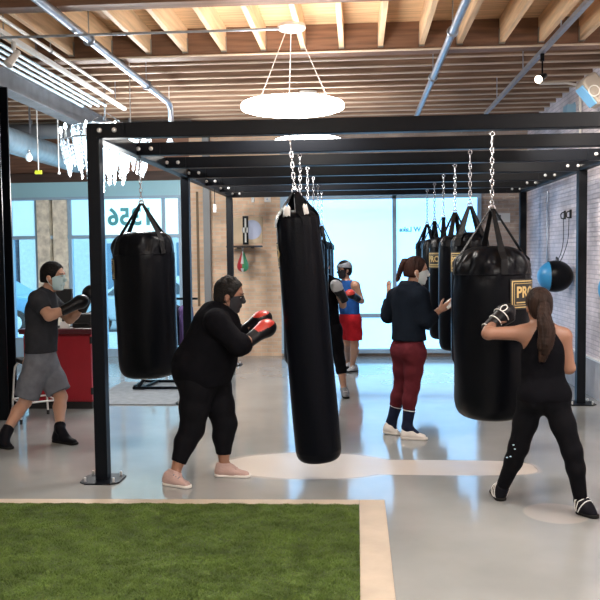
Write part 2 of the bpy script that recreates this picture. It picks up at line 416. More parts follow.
# frosted window
MT['frost'] = mat('frosted_daylit_glass', (.5, .8, .9), .4, emit=(.50, 1.28, 2.3), estr=1.0)
w = struct(thing('window_1', None, None, ((WX0 + WX1) / 2, WALL_Y, WZ0)))
fr = MB(); o = w.location
def wbox(name, px0, px1, z0, z1, m, y0=-.04, y1=.06, bevel=0.):
    return MB().lohi((bx(px0), WALL_Y + y0, z0), (bx(px1), WALL_Y + y1, z1)).build(name, m, w, bevel, off=o)
XM = 394.5
for a, b_ in ((281, 286.5), (XM - 2, XM + 2), (477, 481)): wbox('window_frame', a, b_, WZ0, WZ1, MT['frame'])
wbox('window_frame', 286.5, 477, WZ1 - .075, WZ1, MT['frame'])
wbox('window_sill', 281, 481, WZ0 - .001, WZ0 + .07, MT['frame'], -.10, .06)
RZ = bz(316)
wbox('window_rail', 286.5, XM - 2, RZ - .035, RZ + .035, MT['frame'], -.03, .05); wbox('window_rail', XM + 2, 477, RZ - .035, RZ + .035, MT['frame'], -.03, .05)
for a, b_ in ((286.5, XM - 2), (XM + 2, 477)):
    wbox('window_pane', a, b_, WZ0 + .07, RZ - .035, MT['frost'], .01, .03); wbox('window_pane', a, b_, RZ + .035, WZ1 - .075, MT['frost'], .01, .03)
MT['ltr'] = mat('teal_lettering', (.10, .42, .50), .5)
def sign_text(name, s, size, c, m, parent, off):
    me = text_mesh(s, size); vs = [(-v.co.x + c[0] - off[0], c[1] - off[1] - v.co.z, v.co.y + c[2] - off[2]) for v in me.vertices]
    n = bpy.data.meshes.new(name); n.from_pydata(vs, [], [tuple(p.vertices)[::-1] for p in me.polygons]); n.materials.append(m)
    ob = link(bpy.data.objects.new(name, n), parent); sd = ob.modifiers.new('thick', 'SOLIDIFY'); sd.thickness = .004; return ob
c = at(410, 229.5, WALL_Y - .005)
sign_text('window_lettering', 'W Lake', .115, c, MT['ltr'], w, o)

# storefront: header, transoms, mullions, clear panes, stone pier
s2 = struct(thing('window_2', None, None, ((ST0 + ST1) / 2, WALL_Y, 0))); o2 = s2.location
lx = lambda px: at(px, 260, WALL_Y)[0]
lz = lambda py: at(100, py, WALL_Y)[2]
def sbox(name, x0, x1, z0, z1, m, y0=0., y1=.08, bevel=0.):
    return MB().lohi((x0, WALL_Y + y0, z0), (x1, WALL_Y + y1, z1)).build(name, m, s2, bevel, off=o2)
MT['header'] = mat('storefront_header_blue', (.34, .62, .74), .4)
MT['darkwood'] = wood('dark_lintel_wood', (.06, .035, .028), 'X', .3)
sbox('lintel', ST0, ST1, lz(182), SZT, MT['darkwood'], -.16, .1)
sbox('header', ST0, ST1, lz(198), lz(182), MT['header'], -.08, .1)
sbox('header_lip', ST0, ST1, lz(199.5), lz(197), MT['frame'], -.13, .1)
sbox('transom_rail', ST0, ST1, lz(238.5), lz(235), MT['frame'], -.04, .08)
sbox('sill', ST0, lx(104), 0, .35, MT['frame'], -.05, .1)
mull = [-7.3, -6.4, lx(12), lx(38), lx(71), lx(104), lx(164.5), lx(181), ST1 - .03]
for x in mull: sbox('mullion', x - .03, x + .03, 0.0, lz(198), MT['frame'], -.03, .08)
MT['panel'] = mat('daylit_transom_film', (.5, .75, .85), .4, emit=(.30, .68, .92), estr=.9)
MT['panelw'] = mat('daylit_number_panel', (.6, .8, .85), .4, emit=(.62, 1.05, 1.2), estr=.95)
for a, b_ in zip(mull[:-1], mull[1:]):
    pier = abs(a - lx(38)) < .01
    if pier: continue
    sbox('transom_panel', a + .03, b_ - .03, lz(235), lz(199), MT['panelw'] if a > lx(100) else MT['panel'], .02, .035)
    sbox('glass_pane', a + .03, b_ - .03, .02, lz(238.5), MT['glass'], .02, .03)
MT['stone'] = mat('pier_stone', (.74, .70, .60), .8, bump=.5, bscale=14, var=.3, vscale=9)
sbox('stone_pier', lx(40), lx(52), .0, lz(199), MT['stone'], -.1, .2); sbox('stone_pier', lx(55), lx(69), .0, lz(199), MT['stone'], -.06, .2)
sbox('stone_recess', lx(52), lx(55), 0, lz(199), MT['stone'], .08, .2)
c = at(130.5, 217.5, WALL_Y - .0)
sign_text('window_numbers', '1356', .42, c, MT['ltr'], s2, o2)
sbox('door_stile', lx(118), lx(122), 0, lz(238), MT['frame'], -.02, .06)
sbox('door_rail', lx(104), lx(164), 0, .14, MT['frame'], -.02, .06)

# steel post and timber sash on the tan brick
struct(MB().lohi((lx(205.5), WALL_Y - .14, 0), (lx(212), WALL_Y, 4.0)).build('wall_post', mat('grey_post', (.20, .21, .22), .5)))
struct(MB().lohi((lx(197.5), WALL_Y - .04, .9), (lx(199.5), WALL_Y, bz(190))).build('trim_1', wood('sash_wood', (.16, .10, .05), 'Z', .2)))

# outdoors
struct(box_obj('sidewalk', (-30, WALL_Y + .3, -.25), (20, 19, -.04), mat('sidewalk', (.52, .52, .52), .9, var=.1)))
struct(box_obj('road', (-60, 19, -.3), (60, 27, -.15), mat('asphalt', (.22, .23, .25), .9, var=.15)))
struct(box_obj('sidewalk', (-60, 27, -.3), (60, 31, -.04), bpy.data.materials['sidewalk']))
def building(name, x0, x1, y, h, m, label, wins):
    t = thing(name, label, 'building', ((x0 + x1) / 2, y, 0), 'buildings across the street')
    MB().lohi((x0, y, 0), (x1, y + 6, h)).build('wall', m, t, off=t.location)
    MB().lohi((x0 - .1, y - .25, h - .4), (x1 + .1, y, h)).build('cornice', MT['offwhite'], t, off=t.location)
    n, rows = wins
    for r in range(rows):
        for q in range(n):
            xc = x0 + (x1 - x0) * (q + .5) / n; z0 = .6 + r * 3.1 if r else .4
            f = MB().lohi((xc - .75, y - .06, z0), (xc + .75, y + .02, z0 + 2.0)).build('window', MT['offwhite'], t, off=t.location)
            MB().lohi((xc - .65, y - .08, z0 + .1), (xc + .65, y - .05, z0 + 1.9)).build('pane', mat('street_glass', (.10, .2, .3), .1), f, off=t.location)
    return t
building('street_building', -24, -13.6, 31, 9, brick('blue_brick', (.16, .25, .38), (.13, .2, .32), (.3, .36, .42), w=.5, h=.16), 'blue-grey brick building across the street beyond the stone pier', (4, 3))
building('street_building', -13.4, -5, 31, 9, mat('pale_facade', (.55, .58, .6), .8, var=.1), 'pale plastered building across the street, seen through the entrance glass', (3, 3))
def car(name, x, y, col, label):
    t = thing(name, label, 'car', (x, y, -.15), 'cars parked at the kerb')
    prof = [(-2.1, .35), (-2.15, .62), (-2.0, .86), (-1.25, .95), (-.75, 1.38), (.55, 1.42), (1.25, 1.0), (1.95, .9), (2.15, .65), (2.12, .35)]
    m = MB(); n = len(prof)
    vs = [(px, -.85 + (.16 if pz > 1.2 else 0), pz) for px, pz in prof] + [(px, .85 - (.16 if pz > 1.2 else 0), pz) for px, pz in prof]
    m.add(vs, [tuple(range(n)), tuple(range(2 * n - 1, n - 1, -1))] + [(i, i + n, (i + 1) % n + n, (i + 1) % n) for i in range(n)])
    m.build('car_body', col, t, bevel=.06)
    g = MT['carglass']
    sv = [(-1.12, -.86, .98), (-.72, -.735, 1.32), (.5, -.735, 1.35), (1.1, -.86, 1.0)]
    MB().add(sv + [(a, b - .012, c) for a, b, c in sv], [(0, 1, 2, 3), (7, 6, 5, 4), (0, 4, 5, 1), (1, 5, 6, 2), (2, 6, 7, 3), (3, 7, 4, 0)]).build('side_window', g, t)
    for wx in (-1.35, 1.35):
        wh = MB().cyl((wx, -.9, .32), (wx, -.68, .32), .32, seg=24).build('wheel', MT['rubber'], t)
        MB().cyl((wx, -.915, .32), (wx, -.9, .32), .19, seg=16).build('hub_cap', MT['steel'], wh)
    MB().lohi((-2.16, -.82, .62), (-2.06, -.5, .78)).build('tail_light', mat('tail_light_red', (.6, .02, .03), .3, emit=(1, .05, .08), estr=1.2), t)
    return t
MT['carglass'] = mat('car_glass', (.03, .05, .07), .08)
car('parked_car', at(-25, 300, 20)[0], 20.2, mat('car_paint_blue', (.10, .30, .48), .3, coat=.5), 'blue car parked at the kerb, seen past the person in the charcoal t-shirt')
car('parked_car', at(157, 300, 20)[0], 20.2, mat('car_paint_silver', (.5, .55, .6), .3, coat=.5), 'silver car with red tail light parked outside behind the wide hanging bag')

# services on walls and ceiling: each a thing of its own
def pipe(name, pts, r, m, label, cat='pipe', clips=(), group=None, strap=None):
    t = MB().tube(pts, r, 12).build(name, m); tag(t, label, cat, group)
    for p in clips:
        MB().tube([V(*p) + V(a, 0, b) for a, b in [(r * 1.25 * math.cos(q), r * 1.25 * math.sin(q)) for q in np.linspace(0, 2 * PI, 13)[:-1]]], r * .28, 6, closed=True).build('pipe_clip', MT['galv'], t)
        MB().cyl(V(*p) + V(0, 0, r), (p[0], p[1], DECK - .01 if p[1] < 8 else 4.0), .006, seg=6).build('hanger_rod', MT['galv'], t)
    return t
PZ = 3.70
pipe('conduit_pipe', [(-2.35, 3.2, PZ), (-2.33, 9.9, PZ), (-2.33, 10.0, PZ - .02), (-2.33, 10.05, PZ - .08), (-2.33, 10.06, 3.46), (-2.30, 10.08, 3.40), (-2.18, 10.1, 3.38)], .037, MT['galv'],
     'fat galvanised conduit over the left rack rail, bending down at its far end', clips=((-2.338, 7.0, PZ), (-2.332, 8.9, PZ)))
pipe('conduit_pipe', [(.835, 3.2, PZ), (.835, 11.6, PZ)], .034, MT['galv'], 'bright galvanised conduit between the disc lamp and the lit spotlight', clips=((.835, 7.1, PZ), (.835, 8.9, PZ)))
pipe('conduit_pipe', [(-2.84, 3.2, 3.72), (-2.84, 9.3, 3.72)], .017, MT['white'], 'thin white conduit just left of the fat galvanised one', clips=((-2.84, 7.4, 3.72),))
pipe('conduit_pipe', [(-3.4, 6.66, 3.648), (-.62, 6.66, 3.648)], .011, MT['galv'], 'thin conduit running crosswise to the ceiling rose of the near disc lamp')
pipe('conduit_pipe', [(-3.0, 7.916, 3.76), (2.9, 7.916, 3.76)], .011, mat('cream_conduit', (.62, .52, .42), .5), 'cream conduit along the bottom of the dark timber girder')
MT['bluepipe'] = mat('pale_blue_conduit', (.55, .74, .88), .35)
for i, z in enumerate((-3.18, -3.275, -3.375, -3.48)):
    pipe('conduit_pipe', [(z, 4.0, 3.71), (z, 10.1, 3.71)], .017, MT['bluepipe'],
         ['pale blue conduit along the grey steel beam, farthest from it of four', 'pale blue conduit along the grey steel beam, second farthest from it', 'pale blue conduit along the grey steel beam, second closest to it', 'pale blue conduit along the grey steel beam, closest to it of four'][i], group='conduits beside the steel beam')
def track(name, x, y0, y1, z, label):
    t = tag(MB().lohi((x - .022, y0, z - .02), (x + .022, y1, z + .02)).build(name, MT['galv'] if x > 0 else MT['white']), label, 'lighting track')
    for yy in np.arange(y0 + .6, y1, 1.6): MB().cyl((x, yy, z), (x, yy, DECK - .01 if yy < 8 else 4.0), .006, seg=6).build('hanger_rod', MT['galv'], t)
track('lighting_track', 1.775, 3.4, 11.3, PZ, 'grey lighting track that carries the lit spotlight')
track('lighting_track', -3.02, 4.6, 10.4, 3.72, 'white lighting track above the pale blue conduits')
MT['bulb'] = mat('lit_bulb', (1, .9, .75), .3, emit=(1, .86, .66), estr=30)
def spot(name, x, y, z0, d, label, m, lit, drop=0.):
    t = thing(name, label, 'spotlight', (x, y, z0))
    MB().cyl((0, 0, 0), (0, 0, -.07), .02, seg=12).build('track_adapter', m, t)
    MB().cyl((0, 0, -.05), V(0, 0, -.12 - drop), .008, seg=8).build('stem', m, t)
    d = nrm(d); a = V(0, 0, -.13 - drop) - d * .07; b = V(0, 0, -.13 - drop) + d * .1
    MB().tube([a - d * .01, a, a + d * .05, b], [.015, .026, .03, .042], 20).build('lamp_head', m, t)
    MB().cyl(b - d * .004, b + d * .004, .034, seg=20).build('lamp_lens', lit, t)
    return t
def spot_light(x, y, z, d, e, col=(1, .90, .78), ang=95, rad=.05):
    L = bpy.data.lights.new('spot_lamp', 'SPOT'); L.energy = e; L.color = col; L.spot_size = math.radians(ang); L.spot_blend = .8; L.shadow_soft_size = rad
    o = link(bpy.data.objects.new('spot_lamp', L)); o.location = (x, y, z); o.rotation_euler = Vector(d).to_track_quat('-Z', 'Y').to_euler(); return o
for yy in (3.6, 5.6):  # two out-of-view spots added to brighten the right wall
    spot('track_spotlight', 1.775, yy, PZ - .02, (.8, .5, -.7), 'unseen spotlight added at the near end of the grey track to brighten the painted wall' if yy < 5 else 'second unseen spotlight added on the grey track to brighten the painted wall', MT['black_steel'], MT['bulb'])
    spot_light(1.80 + .09, yy + .05, PZ - .24, (.6, .95, -.72), 420, ang=80)
spot_light(1.78, 7.9, PZ - .26, (.6, .9, -.62), 600)
spot('track_spotlight', 1.775, 7.9, PZ - .02, (-.5, -.75, -.35), 'lit spotlight glowing under the grey track', MT['black_steel'], MT['bulb'], .09)
spot('track_spotlight', -3.02, 7.0, 3.70, (-.35, -.45, -.7), 'unlit white spotlight in front of the pale blue conduits', MT['offwhite'], MT['white'])
# spare lamp-holder beside the lit spot
# ducts of the left bay
dm = mat('duct_blue_grey', (.30, .42, .52), .35, .5, var=.08)
d = MB(); pr = []
for i in range(280):
    yy = 5.0 + i * .03; pr.append((.17 + (.006 if i % 5 == 0 else 0), yy))
vs = MB().lathe([(r, yy) for r, yy in pr], (0, 0, 0), 28)
for i, v in enumerate(vs.v): d.v.append((-4.72 + v[0], v[2], 3.39 + v[1]))
d.f = vs.f; d.sm = vs.sm; d.mi = vs.mi
du = tag(d.build('air_duct', dm), 'round blue-grey spiral duct hanging in the entrance bay', 'air duct')
[MB().lohi((-4.73, q_, 3.54), (-4.71, q_ + .03, 3.98)).build('hanger_strap', MT['galv'], du) for q_ in (9.6, 11.4, 13.0)]
MB().lohi((-4.62, 9.6, 3.30), (-4.54, 9.95, 3.50)).build('duct_grille', dm, du, .01)
tag(MB().cyl((LEFT_X + .1, 12.6, 3.80), (-2.6, 12.6, 3.80), .12, seg=20).build('air_duct', mat('duct_grey', (.25, .28, .32), .4, .4)), 'straight grey duct running crosswise near the storefront', 'air duct')
_dk = [q for q in COL.objects if q.name.startswith('air_duct')][-1]
for q_ in (-6.5, -5.2, -3.6): MB().lohi((q_, 12.59, 3.90), (q_ + .03, 12.61, 3.98)).build('hanger_strap', MT['galv'], _dk)
for px, yy, lab in ((38.5, 11.0, 'white hanging rod with a yellow tag in the entrance bay'), (59, 11.0, 'plain white hanging rod left of the chandelier')):
    p0 = at(px, 172, yy); t = thing('hanging_rod', lab, 'rod', (p0[0], yy, p0[2]))
    MB().cyl((0, 0, 0), (0, 0, 3.98 - p0[2]), .009, seg=8).build('rod', MT['white'], t)
    if px < 40: MB().lohi((-.045, -.02, -.03), (.045, .02, .02)).build('tag', mat('yellow_tag', (.65, .75, .05), .5), t)
    else: MB().cyl((0, 0, -.03), (0, 0, .0), .02, seg=10).build('rod_end', MT['white'], t)
# small pendant bulbs
for px, py, yy, top, lab, e in ((29, 157, 10.4, 3.39 - .17, 'clear pendant bulb under the blue-grey duct', .6), (131, 141, 9.0, 4.0, 'bright pendant bulb beside the near left corner of the rack', 14), (170, 142, 10.4, 4.0, 'white pendant lamp seen between the first two crossbeams', 1.2)):
    p0 = at(px, py, yy); t = thing('pendant_bulb', lab, 'pendant lamp', (p0[0], yy, p0[2]))
    MB().cyl((0, 0, .08), (0, 0, top - p0[2]), .006, seg=6).build('cord', MT['white'], t)
    MB().cyl((0, 0, .04), (0, 0, .09), .022, seg=12).build('bulb_socket', MT['steel'], t)
    MB().lathe([(.001, -.06), (.03, -.05), (.045, -.02), (.045, .0), (.03, .035), (.02, .05)], seg=16).build('bulb_glass', mat('pendant_glow', (.8, .9, 1), .2, emit=(.75, .93, 1), estr=e), t)
# disc pendant lamps
MT['lampglow'] = mat('lamp_diffuser', (1, 1, 1), .4, emit=(1, .95, .89), estr=36)
def disc_lamp(x, y, z, ztop, label):
    t = thing('disc_pendant_lamp', label, 'pendant lamp', (x, y, z), 'disc pendant lamps')
    R = .455
    MB().lathe([(.30, .028), (R - .03, .03), (R - .006, .02), (R, .0), (R - .006, -.02), (R - .04, -.032), (.001, -.034)], seg=64).build('lamp_disc', MT['lampglow'], t)
    MB().lathe([(.001, .045), (.13, .045), (.13, .03), (.31, .028)], seg=40).build('lamp_top', MT['offwhite'], t)
    MB().lathe([(.001, 0), (.12, 0), (.125, -.03), (.11, -.045), (.001, -.047)], (0, 0, ztop - z), 32).build('ceiling_rose', MT['offwhite'], t)
    for a in (-.35, 1.75, 3.85):
        MB().cyl((.34 * math.cos(a), .34 * math.sin(a), .03), (.05 * math.cos(a), .05 * math.sin(a), ztop - z - .04), .004, seg=6).build('lamp_cable', MT['offwhite'], t)
    return t
p0 = at(292.5, 106.5, 7.1); disc_lamp(p0[0], 7.1, p0[2], 3.80, 'nearer lit white disc lamp hanging on cables from the new joists')
p0 = at(308.5, 141.5, 10.9); disc_lamp(p0[0], 10.9, p0[2], 3.98, 'farther lit white disc lamp half hidden behind the crossbeams')
for yy in (3.4, .2): disc_lamp(-.58, yy, 3.12, 4.03, 'unseen white disc lamp added nearer than the turf for fill light')  # out-of-view lamps added to light the room from the near side
for yy in (1.2, 4.4): disc_lamp(2.32, yy, 3.3, 4.03, 'unseen white disc lamp added near the painted wall for fill light')  # further out-of-view lamps, added as fill on the right
disc_lamp(-2.6, 2.0, 3.3, 4.03, 'unseen white disc lamp added toward the entrance side for fill light')  # one more lamp out of view, added as fill on the left

# chandelier
def chandelier():
    cx, cy, cz = at(106, 151, 10.2); t = thing('crystal_chandelier', 'glittering crystal chandelier with lit candle bulbs behind the near rack post', 'chandelier', (cx, cy, cz))
    crs = [mat('glowing_crystal', (.75, .9, 1.), .08, spec=1., emit=(.62, .88, 1.), estr=e_) for e_ in (7, .9, 3, .25)]  # crystals glow by themselves in four strengths to paint their sparkle
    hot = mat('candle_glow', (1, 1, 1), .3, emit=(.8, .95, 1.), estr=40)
    for rr, zz in ((.56, .12), (.42, .30), (.26, .01), (.12, -.09)):
        MB().tube([(rr * math.cos(a), rr * math.sin(a), zz) for a in np.linspace(0, 2 * PI, 33)[:-1]], .012, 8, closed=True).build('ring', MT['steel'], t)
    MB().cyl((0, 0, -.3), (0, 0, 3.98 - cz), .014, seg=10).build('stem', MT['steel'], t)
    for q in range(3):
        a = 2 * PI * q / 3; MB().cyl((.56 * math.cos(a), .56 * math.sin(a), .12), (0, 0, .5), .004, seg=6).build('stay', MT['steel'], t)
    n = 0
    for rr, zz, cnt, ln in ((.56, .11, 34, 7), (.42, .28, 26, 9), (.26, -.0, 18, 7), (.12, -.1, 8, 7)):
        for q in range(cnt):
            n += 1; a = 2 * PI * q / cnt; m = MB(); ln_ = ln + int(rng.integers(-2, 2))
            for e in range(ln_):
                z = zz - .03 - e * .052 - rng.uniform(0, .01); r2 = rr * (1 - .02 * e); s = .025
                c = (r2 * math.cos(a), r2 * math.sin(a), z)
                vs = [(c[0] + s * .8, c[1], z), (c[0], c[1] + s * .8, z), (c[0] - s * .8, c[1], z), (c[0], c[1] - s * .8, z), (c[0], c[1], z + s * 1.45), (c[0], c[1], z - s * 1.75)]
                m.add(vs, [(0, 1, 4), (1, 2, 4), (2, 3, 4), (3, 0, 4), (1, 0, 5), (2, 1, 5), (3, 2, 5), (0, 3, 5)])
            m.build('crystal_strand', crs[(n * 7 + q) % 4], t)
    for q in range(10):
        a = 2 * PI * q / 10 + .2; x, y = .56 * math.cos(a), .56 * math.sin(a)
        c = MB().cyl((x, y, .12), (x, y, .22), .016, seg=10).build('candle', MT['white'], t)
        MB().lathe([(.001, 0), (.018, .015), (.02, .035), (.010, .065), (.001, .085)], (x, y, .22), 12).build('candle_bulb', hot, c)
chandelier()
def point_light(p, e, col, rad):
    L = bpy.data.lights.new('lamp_light', 'POINT'); L.energy = e; L.color = col; L.shadow_soft_size = rad
    o = link(bpy.data.objects.new('lamp_light', L)); o.location = tuple(p); return o
point_light(at(106, 151, 10.2) + V(0, 0, -.55), 190, (1, .97, .93), .22)
point_light(at(170, 142, 10.4) + V(0, 0, -.12), 90, (1, .96, .9), .06)
point_light(at(131, 141, 9.0) + V(0, 0, -.12), 50, (.95, .98, 1), .06)
# ------------------------------------------------------------------ the bag rack
RY0, RS, RXL, RXR, RZT = 6.225, 1.1093, -2.055, 2.605, 2.835
ROWS = [RY0 + RS * i for i in range(7)]
rack = thing('bag_rack', 'black steel bag rack of posts, side rails and seven crossbeams bolted to the floor', 'bag rack', ((RXL + RXR) / 2, ROWS[3], 0))
ro = rack.location
BL = MT['black_steel']
MT['bolt'] = mat('zinc_bolt', (.75, .75, .76), .3, .6)
for x in (RXL, RXR):
    for i in (0, 3, 6):
        y = ROWS[i]; p = MB().lohi((x - .05, y - .05, 0), (x + .05, y + .05, RZT)).build('post', BL, rack, .006, off=ro)
        m = MB(); c = .055
        hx, hy = .16, .15
        pts = [(-hx, -hy + c), (-hx + c, -hy), (hx - c, -hy), (hx, -hy + c), (hx, hy - c), (hx - c, hy), (-hx + c, hy), (-hx, hy - c)]
        m.add([(x + a, y + b, z) for z in (.0, .012) for a, b in pts], [tuple(range(7, -1, -1)), tuple(range(8, 16))] + [(k, (k + 1) % 8, 8 + (k + 1) % 8, 8 + k) for k in range(8)])
        m.build('base_plate', BL, p, off=ro)
        for a in (-1, 1):
            for b in (-1, 1):
                MB().cyl((x + a * .115, y + b * .1, .01), (x + a * .115, y + b * .1, .045), .010, seg=8).build('anchor_bolt', MT['bolt'], p, off=ro)
    MB().lohi((x - .05, ROWS[0] + .05, RZT - .115), (x + .05, ROWS[6] - .05, RZT)).build('side_rail', BL, rack, .006, off=ro) if False else None
    for i in range(6):
        a = ROWS[i] + .052; b = ROWS[i + 1] - .052
    MB().lohi((x - .045, ROWS[0] + .051, RZT - .11), (x + .045, ROWS[3] - .051, RZT - .004)).build('side_rail', BL, rack, .006, off=ro)
    MB().lohi((x - .045, ROWS[3] + .051, RZT - .11), (x + .045, ROWS[6] - .051, RZT - .004)).build('side_rail', BL, rack, .006, off=ro)
for i, y in enumerate(ROWS):
    b = MB().lohi((RXL + .051, y - .05, RZT - .115), (RXR - .051, y + .05, RZT)).build('crossbeam', BL, rack, .006, off=ro)
    for s, x in ((1, RXL), (-1, RXR)):
        MB().lohi((min(x + s * .03, x + s * .26), y - .058, RZT - .112), (max(x + s * .03, x + s * .26), y - .0505, RZT - .003)).build('bracket', BL, b, off=ro)
        for dx in (.06, .178):
            MB().lathe([(.001, -.012), (.015, -.010), (.020, -.002), (.020, .004)], seg=12).build('bolt', MT['bolt'], b)
            o_ = [q for q in COL.objects if q.parent == b][-1]
            o_.location = (x + s * dx - ro[0], y - .062 - ro[1], RZT - .057 - ro[2]); o_.rotation_euler = (-PI / 2, 0, 0)

# ------------------------------------------------------------------ punching bags
def chain_mesh(L, n=None):
    pitch = .042; n = max(2, int(round(L / pitch))); pitch = L / n; m = MB()
    for i in range(n):
        z = -(i + .5) * pitch; h = pitch * .5 + .004; r = .0115; pts = []
        for a in np.linspace(0, 2 * PI, 13)[:-1]:
            u = r * math.cos(a); w = (h - r) * (1 if math.sin(a) > 0 else -1) + r * math.sin(a) if abs(math.sin(a)) > 1e-6 else 0
            pts.append((u, 0, z + w) if i % 2 else (0, u, z + w))
        m.tube(pts, .0042, 6, closed=True)
    return m
def wrap_label(parent, R, zc, ang, w, h, words, cols):
    """printed patch that follows the bag's round side; ang is measured from -Y towards +X"""
    def P(x, z, e): a = ang + x / R; return ((R + e) * math.sin(a), -(R + e) * math.cos(a), zc + z)
    def strip(name, x0, x1, z0, z1, e, m, par):
        n = max(1, int((x1 - x0) / .012)); q = MB(); vs = []
        for i in range(n + 1):
            x = x0 + (x1 - x0) * i / n; vs += [P(x, z0, e), P(x, z1, e)]
        q.add(vs, [(2 * i, 2 * i + 2, 2 * i + 3, 2 * i + 1) for i in range(n)], True)
        return q.build(name, m, par)
    lb = strip('brand_label', -w / 2, w / 2, -h / 2, h / 2, .003, MT['labelblack'], parent)
    g = MT['gold']; t = .008; a, b = w / 2 - .012, h / 2 - .012; fr = MB()
    def ring(a, b, t, e):
        for x0, x1, z0, z1 in ((-a, a, b - t, b), (-a, a, -b, -b + t), (-a, -a + t, -b + t, b - t), (a - t, a, -b + t, b - t)):
            n = max(1, int((x1 - x0) / .012)); vs = []
            for i in range(n + 1):
                x = x0 + (x1 - x0) * i / n; vs += [P(x, z0, e), P(x, z1, e)]
            fr.add(vs, [(2 * i, 2 * i + 2, 2 * i + 3, 2 * i + 1) for i in range(n)], True)
    ring(a, b, .009, .0045); ring(a - .02, b - .02, .004, .0045)
    fr.build('label_border', g, lb)
    me = text_mesh(words, h * .50); import bmesh
    bm = bmesh.new(); bm.from_mesh(me); bmesh.ops.triangulate(bm, faces=bm.faces[:]); bmesh.ops.subdivide_edges(bm, edges=[e for e in bm.edges if e.calc_length() > .02], cuts=2)
    for v in bm.verts: v.co = P(v.co.x * .92, v.co.y + h * .05, .0055)
    m2 = bpy.data.meshes.new('label_lettering'); bm.to_mesh(m2); bm.free(); m2.materials.append(g); link(bpy.data.objects.new('label_lettering', m2), lb)
    strip('label_line', -w * .33, w * .33, -h * .29, -h * .25, .005, g, lb)
def bag_profile(R, H, taper=1., dome=False):
    top = [(R * a, -c * R) for a, c in (((.02, 0), (.40, .02), (.62, .08), (.79, .20), (.91, .38), (.98, .64)) if dome else ((.02, 0), (.45, .012), (.72, .06), (.88, .18), (.96, .36), (.995, .62)))]
    bot = [(R * a * taper, -H + c * R) for a, c in ((1.0, .75), (.985, .45), (.93, .24), (.82, .10), (.64, .03), (.35, .004), (.02, 0))]
    mid = [(R * (1 + (taper - 1) * t) * (1 + .012 * math.sin(PI * t)), -.62 * R + t * (-H + .75 * R + .62 * R)) for t in (.2, .4, .6, .8)]
    return [(p[0], p[1]) for p in spline([(a, 0, b) for a, b in top + mid + bot], 4)] if False else [(q[0], q[2]) for q in spline([(a, 0, b) for a, b in top + mid + bot], 4)]
